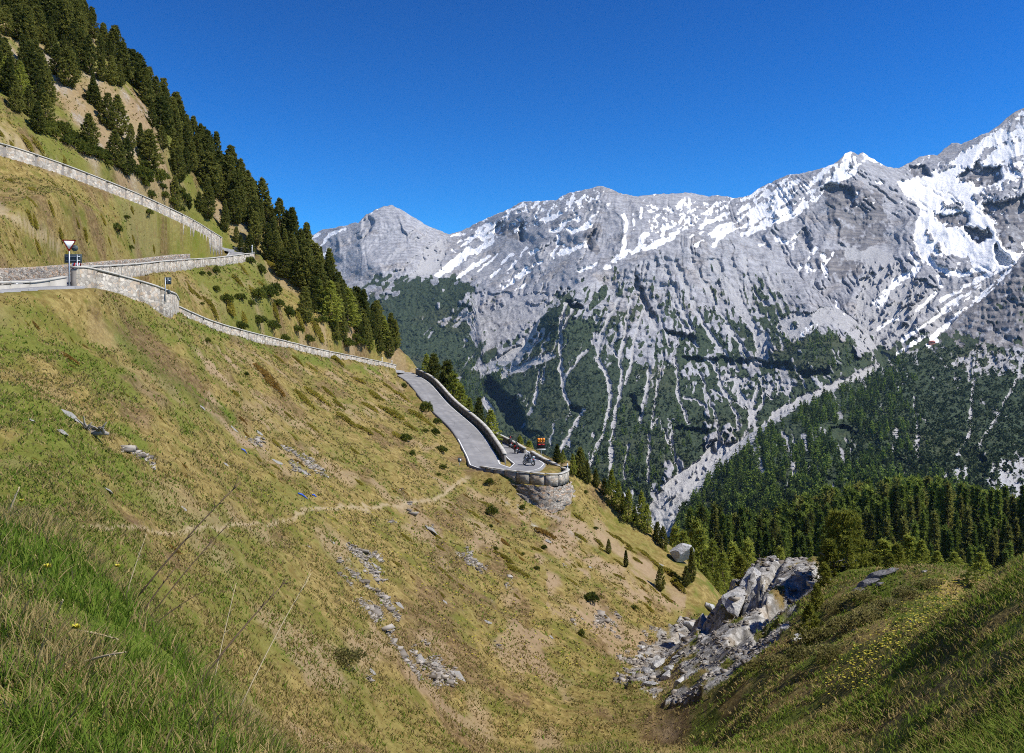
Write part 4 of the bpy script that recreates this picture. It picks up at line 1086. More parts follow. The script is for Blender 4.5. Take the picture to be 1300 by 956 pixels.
# loose rubble footing below the curved parapet
def rubble_face():
    line, s = resample(bend_w[22:100], .45)
    n = side_of(line)
    rs = np.random.default_rng(5); V = []; rows = 12
    d = s / s[-1]
    H_ = np.interp(d, [0, .2, .45, .75, .9, 1], [.3, .5, 1.3, 2.4, 2.4, 1.6])
    for i, p in enumerate(line):
        # run out until the footing meets the slope
        oe = .8 + .45 * H_[i]
        ze = min(float(gz(p[0] + n[i, 0] * oe, p[1] + n[i, 1] * oe)) - .35, p[2] - 1.0)
        for k in range(rows):
            t = k / (rows - 1)
            r = rs.uniform(-.28, .28) * (0.3 if k == 0 else 1)
            off = .30 + t * (oe - .3) + r
            V.append([p[0] + n[i, 0] * off, p[1] + n[i, 1] * off, (p[2] - .60) * (1 - t) + ze * t + rs.uniform(-.14, .14)])
    ii = np.arange(len(line) * rows).reshape(len(line), rows)
    F = np.stack([ii[:-1, :-1], ii[:-1, 1:], ii[1:, 1:], ii[1:, :-1]], -1).reshape(-1, 4)
    V = np.array(V); o0 = V.mean(0)
    o = mesh_np("stone_footing", V - o0, F, RUBBLE_ST); o.location = o0
    tag(o, "rough rust-brown rubble footing below the curved parapet of the lower bend", "stone footing")
rubble_face()
# ------------------------------------------------------------------ foliage builders
def blades(C, D, L, W, per, spread, rng, bend=0.0):
    """per narrow triangles at every centre C, fanned round direction D"""
    n = len(C)
    C = np.repeat(C, per, 0); D = np.repeat(D, per, 0); L = np.repeat(np.zeros(n) + L, per) * rng.uniform(.65, 1.2, n * per)
    d = D + rng.normal(0, spread, (n * per, 3)); d /= np.linalg.norm(d, axis=1)[:, None] + 1e-9
    s = np.cross(d, rng.normal(0, 1, (n * per, 3))); s /= np.linalg.norm(s, axis=1)[:, None] + 1e-9
    b0 = C + d * 0.02
    V = np.stack([b0 - s * W * .5, b0 + s * W * .5, C + d * L[:, None] * .62 + s * W * .55, C + d * L[:, None], C + d * L[:, None] * .62 - s * W * .55], 1)
    k = np.arange(n * per) * 5
    F4 = np.stack([k, k + 1, k + 2, k + 4], -1); F3 = np.stack([k + 4, k + 2, k + 3], -1)
    return V.reshape(-1, 3), F3, F4
PINE_LEAF = leaf_mat("stone_pine_needles", (0.040, 0.060, 0.013), (0.290, 0.285, 0.065), .42, .7)
PINE_LEAF_OLIVE = leaf_mat("young_pine_needles", (0.055, 0.078, 0.013), (0.34, 0.34, 0.055), .42, .2)  # brighter olive needles for the big pine and the young pines
LARCH_LEAF = leaf_mat("larch_needles", (0.14, 0.17, 0.024), (0.46, 0.48, 0.09), .5, .35)
LARCH_FAR = leaf_mat("far_larch_needles", (0.060, 0.100, 0.018), (0.270, 0.330, 0.058), .44, .7)
MUGO_LEAF = leaf_mat("mountain_pine_needles", (0.045, 0.07, 0.012), (0.25, 0.26, 0.045), .4, .4)
JUNI_LEAF = leaf_mat("juniper_leaves", (0.24, 0.21, 0.03), (0.52, 0.44, 0.09), .48, .5)
ROSE_LEAF = leaf_mat("rust_heath_leaves", (0.24, 0.15, 0.035), (0.52, 0.34, 0.09), .48, .4)
BARK = simple_mat("bark", (0.12, 0.085, 0.06), .95, noise=.4, scale=3)

def crown_pine(rng, h, wd, clumps, L, W, per=9, droop=0.0, base=.06, shape=.62, airy=0.0):
    """clumps of needles at the ends of upswept branches, in an ovoid that narrows upwards"""
    C = []; D = []; T = []
    for i in range(clumps):
        t = base + (1 - base) * (rng.random() ** 1.12)
        prof = (min(1, (t - base + .10) / .26)) ** .7 * max(0.02, 1 - max(0, t - .30) / .72) ** shape
        # branches stand in whorls of unequal length
        nl = 15; lv = int(t * nl); k = int(rng.integers(0, 8)); nb = 8
        hv = (math.sin(lv * 12.9898 + k * 78.233 + wd * 3.1) * 43758.5453) % 1.0
        if hv < .16 and rng.random() < .8: k = (k + 1) % nb; hv = .5
        ln = rng.random() ** .6
        r = wd * .5 * prof * (.62 + .62 * hv) * (.18 + .82 * ln)
        a = (k + .5 * (lv % 2) + (lv * .37) % 1.0) * 2 * math.pi / nb + rng.normal(0, .17)
        z = ((lv + .35 + .3 * rng.random()) / nl) * h * .97 + (ln - .55) * .05 * h * (1 - droop * 2.2) + rng.normal(0, .008) * h
        C.append((r * math.cos(a), r * math.sin(a), z))
        o = np.array([math.cos(a) * .75, math.sin(a) * .75, .85 - droop])
        D.append(o / np.linalg.norm(o))
        T.append(np.clip(rng.normal(.42, .2) + .16 * (r / (wd * .5 + 1e-6)), 0, .97))
    C.append((0, 0, h * .985)); D.append((0, 0, 1)); T.append(.5)
    V, F3, F4 = blades(np.array(C), np.array(D), L, W, per, .42 + airy, rng)
    return V, F3, F4, np.repeat(np.array(T), per * 5)
def trunk_mb(rng, h, r, limbs=6, lean=0.0):
    m = MB(); k = 6
    pts = [(lean * (i / k) ** 2 * h * .1 + rng.normal(0, .01) * h * (i > 0), rng.normal(0, .01) * h * (i > 0), -0.5 + (h * .95 + .5) * i / k) for i in range(k + 1)]
    m.tube(pts, [r * (1.25 if i == 0 else 1) * (1 - .88 * i / k) for i in range(k + 1)], 7)
    for i in range(limbs):
        z = h * rng.uniform(.12, .75); a = rng.random() * 2 * math.pi; l = h * .16 * (1 - z / h * .6)
        m.tube([(0, 0, z), (math.cos(a) * l * .6, math.sin(a) * l * .6, z + l * .12), (math.cos(a) * l, math.sin(a) * l, z + l * .45)], [r * .32, r * .2, r * .06], 5)
    return m
def tree_proto(name, seed, h, wd, clumps, L, W, mat, per=9, base=.06, shape=.62, airy=0.0, droop=0.0, r=None, lean=0):
    rng = np.random.default_rng(seed)
    root = empty(name)
    V, F3, F4, T = crown_pine(rng, h, wd, clumps, L, W, per, droop, base, shape, airy)
    mesh_np("crown", V, [F3, F4], mat, {'tint': T}, False, root)
    trunk_mb(rng, h, r or h * .022, lean=lean).build("trunk", BARK, root, True)
    return root
def tree_single(name, seed, h, wd, clumps, L, W, mat, per=7, base=.10, shape=.9, airy=.1):
    """crown and trunk in one small mesh, for trees seen from far away"""
    rng = np.random.default_rng(seed)
    V, F3, F4, T = crown_pine(rng, h, wd, clumps, L, W, per, .25, base, shape, airy)
    m = MB(); m.tube([(0, 0, -1), (0, 0, h * .5), (0, 0, h * .97)], [h * .018, h * .011, h * .003], 5)
    tv = np.vstack(m.v); n = len(V)
    f4 = np.array([[i + n for i in f] for f in m.f4]); f3 = np.array([[i + n for i in f] for f in m.f3])
    o = mesh_np(name, np.vstack([V, tv]), [np.vstack([F3, f3]), np.vstack([F4, f4])], mat, {'tint': np.concatenate([T, np.zeros(len(tv))])})
    o.data.materials.append(BARK)
    mi = np.zeros(len(o.data.polygons), np.int32)
    mi[len(F3):len(F3) + len(f3)] = 1; mi[len(F3) + len(f3) + len(F4):] = 1
    o.data.polygons.foreach_set("material_index", mi)
    return o
def bush_proto(name, seed, mat, w, d, h, clumps, L, W, per=8, up=.8, hollow=.55):
    rng = np.random.default_rng(seed)
    C = []; D = []; T = []
    for i in range(clumps):
        a = rng.random() * 2 * math.pi; rr = rng.random() ** .5; ph = rng.random()
        lob = .62 + .5 * float(vnoise(np.array([a * 1.6 + seed * 3.7]), np.array([seed * 1.3]), 3)[0]) + .22 * math.sin(a * 3 + seed)
        z = math.sqrt(max(0, 1 - rr * rr)) * (hollow + (1 - hollow) * ph)
        C.append((math.cos(a) * rr * w * .5 * lob, math.sin(a) * rr * d * .5 * lob, z * h * .8 * rng.uniform(.8, 1.12)))
        o = np.array([math.cos(a) * rr * .8, math.sin(a) * rr * .8, up]); D.append(o / np.linalg.norm(o))
        T.append(np.clip(rng.normal(.45, .22), 0, .97))
    V, F3, F4 = blades(np.array(C), np.array(D), L, W, per, .45, rng)
    m = MB()
    for k in range(5):
        a = k * 1.3 + seed
        m.tube([(0, 0, -.25), (math.cos(a) * w * .18, math.sin(a) * d * .18, h * .3), (math.cos(a) * w * .32, math.sin(a) * d * .32, h * .6)], [.035, .025, .01], 5)
    root = empty(name)
    mesh_np("foliage", V, [F3, F4], mat, {'tint': np.repeat(np.array(T), per * 5)}, False, root)
    m.build("stem", BARK, root)
    return root

class Kind:
    """first placement uses the prototype itself, later ones are copies of it"""
    def __init__(self, protos): self.p = protos; self.used = [False] * len(protos)
    def put(self, k, loc, scale, rz, label, cat, group, tilt=None):
        k %= len(self.p)
        if not self.used[k]: o = self.p[k]; self.used[k] = True
        else: o = copy_tree(self.p[k])
        o.location = loc; o.scale = scale if hasattr(scale, '__len__') else (scale,) * 3
        if tilt is not None: o.rotation_euler = (Matrix.Rotation(0, 3, 'Z') @ tilt).to_euler()
        else: o.rotation_euler = (0, 0, rz)
        for key in ('label', 'group', 'category'):
            if key in o: del o[key]
        tag(o, label, cat, group)
        return o
    def drop_unused(self):
        for o, u in zip(self.p, self.used):
            if not u:
                for c in list(o.children): bpy.data.objects.remove(c)
                bpy.data.objects.remove(o)
def slope_frame(x, y, e=.8):
    """normal of the ground and its downhill direction"""
    zx = float(gz(x + e, y) - gz(x - e, y)) / (2 * e); zy = float(gz(x, y + e) - gz(x, y - e)) / (2 * e)
    n = Vector((-zx, -zy, 1)).normalized(); dn = Vector((-zx, -zy, 0))
    dn = dn.normalized() if dn.length > 1e-4 else Vector((1, 0, 0))
    return n, dn
def basis(n, dn):
    x = (dn - n * dn.dot(n)).normalized(); y = n.cross(x)
    return Matrix((x, y, n)).transposed()
def scatter_poly(poly, count, mind, rng, tries=40):
    us = [p[0] for p in poly]; vs = [p[1] for p in poly]; out = []
    for _ in range(count * tries):
        if len(out) >= count: break
        u = rng.uniform(min(us), max(us)); v = rng.uniform(min(vs), max(vs))
        if not in_poly(np.array([u]), np.array([v]), poly)[0]: continue
        if any(abs(u - a) < mind and abs(v - b) < mind * 1.0 for a, b in out): continue
        out.append((u, v))
    return out

# ------------------------------------------------------------------ stone pines and larches on the slope above the roads
prng = np.random.default_rng(42)
PINES = Kind([tree_proto("stone_pine", 100 + k, 9.0, wd, 800, .52, .13, PINE_LEAF, 9, .03, sh, .02) for k, (wd, sh) in enumerate([(3.7, .72), (3.2, .8), (4.4, .66), (2.9, .9), (4.6, .8), (3.4, .62)])])
LARCHES = Kind([tree_proto("larch", 200 + k, 9.0, wd, 560, .46, .085, LARCH_LEAF, 8, .07, .95, .18, .35) for k, wd in enumerate([4.4, 3.8, 5.0, 3.4])])
def behind_wall(u, off):
    # a spot on the far side of the wall that edges the descending road
    seg_ = road_lower[-66:]; uu = UC + seg_[:, 0] / seg_[:, 1] * FPX
    k = int(np.abs(uu - u).argmin()); n_ = side_of(road_lower)[-66:][k]
    x, y = seg_[k, 0] - n_[0] * off, seg_[k, 1] - n_[1] * off
    return np.array([x, y, float(gz(x, y))])
def put_tree(kind, u, v, hpx, label, cat, group, wide=1.0, sink=.2, loc=None):
    p = hit(u, v) if loc is None else loc
    if loc is None and 525 < u < 640 and ('behind the' in label and 'wall' in label and 'exit' not in label or 'two arms' in label or 'left of the exit' in label or 'end of the descending' in label):
        p = behind_wall(u - 18, 4.2 + prng.uniform(0, 1.6) * (u < 605)); hpx = hpx if u > 605 else max(hpx, (VC - p[2] / p[1] * FPX) - (v - hpx))
    hm = hpx * p[1] / FPX
    s = hm / 9.0
    kind.put(int(prng.integers(0, 6)), (p[0], p[1], p[2] - sink * s), (s * wide * prng.uniform(.88, 1.15), s * wide * prng.uniform(.88, 1.15), s), prng.uniform(0, 6.28), label, cat, group)
    return p
def ridge_label(u, v, hpx):
    if v < 110: return "dark stone pine in the dense stand at the top of the slope" 
    if u > 330: return "dark stone pine on the ridge to the right of the upper road bend"
    return "dark stone pine along the ridge line against the blue sky"
fixed = [(190,234,55,1.25,"broad dark stone pine standing alone just above the upper parapet"),(145,216,46,1,"stone pine rising out of the mountain pine thicket, below the rock patch"),(160,230,48,1,"dark stone pine beside the mountain pine thicket on the slope"),(113,192,42,1.1,"stone pine below the bare grey rock patch"),
         (118,129,36,1,"small round stone pine on the bare rocky slope, uppermost there"),(137,166,46,.9,"left of a close pair of stone pines on bare rocky ground"),(150,170,50,.9,"right of a close pair of stone pines on bare rocky ground"),(165,190,33,.9,"left of two small stone pines in the middle of the rocky slope"),(178,191,34,.9,"right of two small stone pines in the middle of the rocky slope"),
         (222,275,46,.9,"narrow stone pine just above the parapet's lower end"),(225,243,45,1,"stone pine on tan ground left of the ridge stand"),(240,272,20,.9,"very small pine on bare ground above the upper parapet"),(264,285,52,1,"tall stone pine above the bend with the rocky gully"),(278,240,48,1.1,"large stone pine in front of the ridge stand, above the bend"),
         (286,303,40,1,"stone pine standing directly behind the upper bend"),(302,274,58,1,"tall stone pine on the ridge behind the upper bend"),(320,288,55,1,"stone pine right of the upper bend, on the ridge"),(262,226,50,1,"stone pine leaning against the ridge stand above the bend"),(112,100,50,.9,"dark narrow stone pine at the edge of the dense stand"),
         (95,98,34,1,"small stone pine beside the rocky streak high on the slope"),(72,100,40,1,"stone pine at the left of the rocky streak high on the slope"),(305,322,22,1,"low young pine right behind the upper bend parapet"),(300,308,20,.9,"tiny pine at the outer edge of the upper bend")]
for u, v, h, w_, lab in fixed:
    put_tree(PINES, u, v, h, lab, "pine tree", "stone pines on the slope above the roads", w_)
def ridge_band():
    line = [(0,-40),(60,-10),(100,30),(140,78),(190,134),(240,190),(290,235),(340,290),(390,335),(430,385),(470,430),(505,458)]
    pts = []
    for k in range(360):
        t = prng.random() ** .95
        s = t * (len(line) - 1); i = min(int(s), len(line) - 2); f = s - i
        u = line[i][0] + (line[i + 1][0] - line[i][0]) * f; v = line[i][1] + (line[i + 1][1] - line[i][1]) * f
        dpt = abs(prng.normal(0, 1)) * (38 if u < 170 else 20 if u < 330 else 22)
        if prng.random() < .55: dpt = prng.uniform(-3, 3)
        pts.append((u - dpt * .72, v + dpt * .70))
    return pts
kept = [(f[0], f[1]) for f in fixed]
for u, v in sorted(ridge_band(), key=lambda p: p[1]):
    if any(math.hypot(u - a, v - b) < 7.0 for a, b in kept): continue
    kept.append((u, v))
    p = hit(u, v)
    if p[1] > 215: p = hit(u - 10, v + 14)
    h = prng.uniform(24, 52) if u < 420 else prng.uniform(24, 44)
    put_tree(PINES, u, v, h, ridge_label(u, v, h), "pine tree", "stone pines on the slope above the roads", prng.uniform(.75, 1.4), loc=p)
for u, v in scatter_poly([(-20,70),(40,82),(62,110),(72,160),(52,176),(18,150),(-20,120)], 17, 9, prng):
    put_tree(PINES, u, v, prng.uniform(38, 58), "dark stone pine in the shady clump at the left frame edge", "pine tree", "stone pines on the slope above the roads", 1.1)
for u, v in scatter_poly([(0,0),(90,10),(110,50),(60,70),(0,60)], 22, 9, prng):
    put_tree(PINES, u, v, prng.uniform(38, 54), "dark stone pine in the dense stand at the top of the slope", "pine tree", "stone pines on the slope above the roads", 1.1)
for u, v in scatter_poly([(205,150),(300,250),(330,300),(300,290),(255,250),(215,200)], 15, 11, prng):
    put_tree(PINES, u, v, prng.uniform(34, 52), "dark stone pine on the rocky ground between the ridge and the upper road", "pine tree", "stone pines on the slope above the roads", 1.0)
for u, v in scatter_poly([(335,310),(385,345),(450,410),(480,440),(470,452),(430,415),(380,365),(345,335)], 20, 10, prng):
    put_tree(PINES, u, v, prng.uniform(36, 54), "dark stone pine on the lower ridge above the lower road", "pine tree", "stone pines on the slope above the roads", 1.0)
for u, v, h, w_, lab in [(405,398,42,1.2,"pale green larch among dark pines, left of three on the ridge"),(420,412,56,1.2,"broad pale green larch among dark pines, middle of three on the ridge"),(441,422,54,1.2,"pale green larch among dark pines, right of three on the ridge"),(487,452,36,1.2,"yellow-green larch near the far bend of the lower road"),(500,462,30,1.2,"low yellow-green larch at the far bend of the lower road"),(470,450,26,1.3,"bushy pale larch at the foot of the ridge pines"),
                         (25,128,50,1.2,"pale olive larch in the shady clump at the left frame edge"),(8,118,44,1.2,"olive larch at the very left frame edge among dark pines"),(385,370,38,1,"small pale larch in front of dark pines above the wall")]:
    put_tree(LARCHES, u, v, h, lab, "larch tree", "larches on the slope above the roads", w_)
# behind the descending road and round the low bend
for kind, u, v, h, w_, lab in [(LARCHES,534,474,26,1.2,"round yellow-green larch just behind the far bend wall"),(PINES,541,484,36,.9,"dark narrow pine behind the upper end of the descending wall"),(PINES,551,489,32,1,"dark pine behind the descending wall, second from its upper end"),(LARCHES,558,505,34,1.1,"pale larch behind the descending wall beside two dark pines"),(LARCHES,568,513,26,1.2,"bushy larch behind the middle of the descending wall"),
                               (LARCHES,581,528,24,1.2,"low larch behind the descending wall, below its middle"),(PINES,592,538,34,.8,"small dark pine poking up behind the descending wall"),(LARCHES,598,546,28,1.2,"pale bushy larch behind the descending wall, right of a small dark pine"),(LARCHES,608,556,24,1.2,"low bushy larch behind the lower part of the descending wall"),(LARCHES,618,568,17,1.2,"yellow-green larch left of the exit road"),
                               (LARCHES,622,553,16,1.2,"small larch behind the exit road's far wall"),(LARCHES,660,566,14,1.4,"small larch just behind the short shaded wall"),(LARCHES,672,571,13,1.3,"small larch left of the orange sign board"),(LARCHES,700,578,26,1.2,"pale larch right of the orange sign board"),(PINES,708,588,24,1.1,"dark little pine on the grassy knob by the sign board"),(LARCHES,714,590,18,1.2,"low larch on the edge of the grassy knob"),
                               (PINES,737,612,38,1.1,"dark dense pine on the crest right of the curved parapet"),(LARCHES,728,606,28,1.1,"pale larch behind the dark pine right of the curved parapet"),(PINES,746,618,30,1.1,"lower dark pine on the crest, right of a taller dark one"),(PINES,757,624,24,1.1,"bushy pine on the crest below the parapet"),(PINES,768,634,22,1.1,"small pine on the crest of the grass slope"),(LARCHES,776,646,48,1.0,"tall airy larch on the crest of the grass slope"),(LARCHES,786,650,40,1.0,"pale larch on the crest, right of the tall airy one"),(PINES,790,657,26,1,"dark pine between pale larches on the crest"),
                               (LARCHES,799,664,44,1.0,"slim larch in the middle of the crest group"),(LARCHES,814,676,52,.9,"tall thin larch at the lower end of the crest group"),(LARCHES,822,680,40,1,"airy larch beside the light river bed"),(PINES,806,668,22,1,"dark pine at the foot of the crest larches"),(PINES,834,692,26,1,"dark small pine on the crest, against the light river bed"),(PINES,842,698,28,1,"pointed dark pine on the crest, lowest against the river bed"),(PINES,832,686,14,1,"tiny dark pine on the edge of the grass slope"),
                               (PINES,838,752,32,.9,"dark pointed pine on the lower grass slope, largest there"),(PINES,794,722,22,.8,"narrow small pine on the lower grass slope"),(PINES,773,707,19,.9,"small dark pine high on the lower grass slope")]:
    lc = None
    if 'short shaded' in lab or 'left of the orange' in lab or 'far wall' in lab:
        lc = P(u, v, 172); lc[2] = float(gz(lc[0], lc[1])); h = h + max(0, VC - lc[2] / 172 * FPX - v)
    put_tree(kind, u, v, h, lab, "larch tree" if kind is LARCHES else "pine tree", "trees about the lower bend", w_, loc=lc)
# gully mouth, beside and behind the grass slope
for u, v, Y, h, lab in [(868,712,130,40,"larch behind the white boulder in the gully mouth"),(890,722,140,56,"tall pale larch in the gully mouth"),(905,735,135,52,"bright larch in the middle of the gully mouth"),(876,735,118,44,"larch right below the white boulder"),(918,745,130,46,"bright green larch beside the rock outcrop"),(930,740,150,54,"larch behind the rock outcrop's left edge"),(897,752,112,34,"low bright larch at the end of the grass slope"),(912,757,112,30,"bushy larch at the foot of the outcrop"),(858,695,140,30,"low larch left of the white boulder"),(950,722,140,40,"larch peeking over the rock outcrop"),(885,700,160,44,"larch standing far back in the gully mouth"),(845,712,112,20,"low olive larch at the lower crest")]:
    p = P(u, v, Y)
    p[2] = min(p[2], float(gz(p[0], p[1])))
    put_tree(LARCHES, u, v, h + (478 - v - p[2] / Y * FPX) * -1 if False else h + max(0, (VC - p[2] / Y * FPX) - v), lab, "larch tree", "larches in the gully mouth", 1.0, loc=p)
for u, v, h, lab in [(878,742,44,"dark spiky spruce at the edge of the grass slope in the gully mouth"),(871,748,26,"small dark spruce at the edge of the grass slope")]:
    put_tree(PINES, u, v, h, lab, "spruce tree", "trees in the gully mouth", .8)

# ------------------------------------------------------------------ the big pine and its companions on the right bank
BIG = tree_proto("stone_pine", 301, 9.0, 6.6, 1900, .50, .08, PINE_LEAF_OLIVE, 10, .02, .32, .04, r=.2)
k_big = Kind([BIG]); big_p = P(1071, 722, 70); big_p[2] = float(gz(big_p[0], big_p[1]))
hpx = 722 - 638
k_big.put(0, (big_p[0], big_p[1], big_p[2] - .1), [hpx * 70 / FPX / 9.0 * x for x in (.98, .98, 1.0)], .4, "large rounded stone pine standing alone on the right bank", "pine tree", None)
SMALLP = Kind([tree_proto("young_pine", 310 + k, 3.0, 1.7, 260, .34, .06, PINE_LEAF_OLIVE, 9, .04, .8, .06, r=.05) for k in range(3)])
def put_small(u, v, Y, h, lab, w_=1.0, group="young pines on the right bank"):
    p = P(u, v, Y); p[2] = float(gz(p[0], p[1]))
    vg = VC - p[2] / Y * FPX
    hm = (h + max(0, vg - v)) * Y / FPX
    s = hm / 3.0
    SMALLP.put(int(prng.integers(0, 3)), (p[0], p[1], p[2] - .1), (s * w_, s * w_, s), prng.uniform(0, 6), lab, "pine tree", group)
for u, v, Y, h, w_, lab in [(1054,742,64,48,1.1,"young bushy pine in front of the big round pine, left of the white stump"),(1076,736,64,44,1.0,"young pine in front of the big round pine, right of the white stump"),(1047,745,62,30,1.2,"low young pine at the lower left of the big round pine"),(1139,728,60,34,1.3,"dark bushy pine at the end of the black rock ledge"),(1130,735,57,20,1.4,"low dark pine below the end of the black rock ledge"),(1037,768,54,28,.9,"little pine on the shaded edge of the outcrop"),(1028,784,50,18,1.0,"tiny pine low on the edge of the outcrop"),(1100,722,70,22,1.0,"small pine between the big pine and the rock ledge"),(1112,722,70,18,1.1,"very small pine behind the rock ledge"),(940,725,80,22,1.3,"olive young pine on the top left of the outcrop")]:
    put_small(u, v, Y, h, lab, w_)
for u, v, Y, h, w_, lab in [(1170,728,62,44,1.6,"airy yellow-green larch behind the grassy bank"),(1190,730,60,30,2.0,"wide low larch bush behind the grassy bank"),(1212,728,60,28,2.0,"rounded larch bush at the rim of the right bank"),(1123,712,80,30,1.6,"pale bare-branched larch behind the rock ledge"),(1245,722,50,22,1.4,"small larch peeking over the right bank"),(1155,716,75,40,1.3,"pale larch right of the dark bushy pine"),(990,716,95,24,1.2,"small larch behind the top of the outcrop")]:
    p = P(u, v, Y); p[2] = min(p[2] + .2, float(gz(p[0], p[1])))
    vg = VC - p[2] / Y * FPX
    put_tree(LARCHES, u, v, h + max(0, vg - v), lab, "larch tree", "larches behind the right bank", w_, loc=p)
PINES.drop_unused(); LARCHES.drop_unused(); SMALLP.drop_unused()

# ------------------------------------------------------------------ the wooded rise in the valley
FAR = [tree_single("forest_larch", 400 + k, 20.0, wd * .8, 420, 1.05, .24, LARCH_FAR if k < 4 else PINE_LEAF, 6, .08, 1.15, .12) for k, wd in enumerate([5.2, 4.6, 5.8, 4.2, 5.2, 4.6])]
frng = np.random.default_rng(77)
cand = []
while len(cand) < 1500:
    y = frng.uniform(275, 470); a = frng.uniform(.20, .64); x = a * y
    z = float(gz(x, y)); u = UC + a * FPX; v = VC - z / y * FPX
    if u > 1340: continue
    if frng.random() > .35 + 1.3 * float(vnoise(np.array([x / 40]), np.array([y / 40]), 9)[0]): continue
    cand.append((x, y, z, u, v))
cell = {}; sel = []
for c in cand:
    k = (int(c[0] / 4.6), int(c[1] / 4.6))
    if any((k[0] + i, k[1] + j) in cell for i in (-0, 0) for j in (0, 0)): continue
    cell[k] = 1; sel.append(c)
sel.sort(key=lambda c: c[1])
def forest_label(kind, u, y):
    k = "light green larch" if kind < 4 else "dark conifer"
    w_ = "left part" if u < 1020 else "middle" if u < 1170 else "right part"
    return f"{k} in the {w_} of the wood on the valley rise"
used_far = [False] * 6; rest = []; shown = 0
for c in sel:
    kind = int(frng.choice(6, p=[.2, .18, .18, .14, .16, .14])) if c[3] < 1200 else int(frng.choice(6, p=[.12, .12, .12, .1, .28, .26]))
    s = frng.uniform(.6, 1.35); rz = frng.uniform(0, 6.28)
    top = VC - (c[2] + 20 * s) / c[1] * FPX
    # is any of it in sight above the bank in front
    if not visible(c[0], c[1], c[2] + 17 * s): continue
    if shown < 290:
        o = FAR[kind] if not used_far[kind] else FAR[kind].copy()
        if used_far[kind]: COL.objects.link(o)
        used_far[kind] = True; shown += 1
        o.location = (c[0], c[1], c[2]); o.scale = (s, s, s); o.rotation_euler = (0, 0, rz)
        tag(o, forest_label(kind, c[3], c[1]), "larch tree" if kind < 4 else "conifer", "trees of the wood on the valley rise")
    else: rest.append((c[0], c[1], c[2], s, rz, kind))

def merged_trees(name, items, protos, label, mat_slots, tint_shift=0.25):
    """many far trees as one mass"""
    Vs = []; F3s = []; F4s = []; Ts = []; M3 = []; M4 = []; n = 0
    rs = np.random.default_rng(len(items))
    cache = []
    for V, F3, F4, T, mi in protos: cache.append((V, F3, F4, T, mi))
    for x, y, z, s, rz, k in items:
        V, F3, F4, T, mi = cache[k % len(cache)]
        c, sn_ = math.cos(rz), math.sin(rz)
        W = np.stack([(V[:, 0] * c - V[:, 1] * sn_) * s + x, (V[:, 0] * sn_ + V[:, 1] * c) * s + y, V[:, 2] * s + z], -1)
        Vs.append(W); F3s.append(F3 + n); F4s.append(F4 + n); Ts.append(np.clip(T + rs.normal(0, tint_shift), 0, .97)); n += len(V)
        M3.append(np.full(len(F3), mi)); M4.append(np.full(len(F4), mi))
    o = mesh_np(name, np.vstack(Vs), [np.vstack(F3s), np.vstack(F4s)], None, {'tint': np.concatenate(Ts)})
    for m in mat_slots: o.data.materials.append(m)
    o.data.polygons.foreach_set("material_index", np.concatenate(M3 + M4).astype(np.int32))
    tag(o, label, None, None, 'stuff')
    return o
def low_tree(seed, h, wd, clumps, L, W, mi, per=5):
    rng = np.random.default_rng(seed)
    V, F3, F4, T = crown_pine(rng, h, wd, clumps, L, W, per, .3, .06, .9, .1)
    return V, F3, F4, T, mi
if rest:
    merged_trees("valley_wood", rest, [low_tree(500 + k, 20, 4.4, 140, 1.7, .42, 0 if k < 4 else 1) for k in range(6)], "mass of larches and conifers behind the front trees of the valley wood", [LARCH_FAR, PINE_LEAF])
# the wooded spur and the far larch wood
SPUR_L = leaf_mat("spur_larch_needles", (0.055, 0.10, 0.020), (0.260, 0.340, 0.065), .4, 0)
SPUR_P = leaf_mat("spur_pine_needles", (0.024, 0.046, 0.016), (0.11, 0.15, 0.042), .3, 0)
items = []
srng = np.random.default_rng(99)
for _ in range(9000):
    u = srng.uniform(842, 1240); v = srng.uniform(452, 735)
    p = near_spur.point(u, v)
    if p is None: continue
    dens = 1.0 if u < 1120 - (v - 470) * .1 else max(0.0, 1 - (u - 1110) / 70)
    if v > 600: dens = max(dens, .7 if u < 1230 else 0)
    if rsample(scree, np.array([u]), np.array([v]))[0] > .3 or rsample(holl, np.array([u]), np.array([v]))[0] > .5: continue
    dens *= smooth(.3, .55, vnoise(np.array([u / 16.]), np.array([v / 14.]), 5)[0]) * .9 + .15
    if srng.random() > dens * min(1, (1500 / p[1]) ** -1.4 + .15) : continue
    items.append((p[0], p[1], p[2] - 1, srng.uniform(.6, 1.1), srng.uniform(0, 6.3), int(srng.choice(6, p=[.2, .2, .15, .15, .15, .15]))))
merged_trees("spur_forest", items, [low_tree(520 + k, 17, 5.0, 34, 3.0, 1.0, 0 if k < 3 else 1, 4) for k in range(6)], "dense larch and pine forest covering the far spur", [SPUR_L, SPUR_P], .18)
items = []
for poly, n in (([(535,470),(600,455),(650,470),(640,500),(610,505),(600,530),(640,560),(600,560),(560,530)], 800), ([(730,600),(760,520),(860,520),(880,560),(840,620),(780,650)], 330), ([(985,420),(1060,418),(1110,450),(1060,472),(1000,450)], 220)):
    us = [q[0] for q in poly]; vs = [q[1] for q in poly]
    for _ in range(n):
        u = srng.uniform(min(us), max(us)); v = srng.uniform(min(vs), max(vs))
        if not in_poly(np.array([u]), np.array([v]), poly)[0] or rsample(forest, np.array([u]), np.array([v]))[0] < .5: continue
        p = front_face.point(u, v)
        if p is None: continue
        items.append((p[0], p[1], p[2] - 1, srng.uniform(.6, 1.1), srng.uniform(0, 6.3), int(srng.integers(0, 6))))
merged_trees("far_forest", items, [low_tree(540 + k, 17, 5.5, 26, 3.2, 1.2, 0 if k < 4 else 1, 4) for k in range(6)], "thin bright larch wood on the foot of the far mountain face", [SPUR_L, SPUR_P], .15)

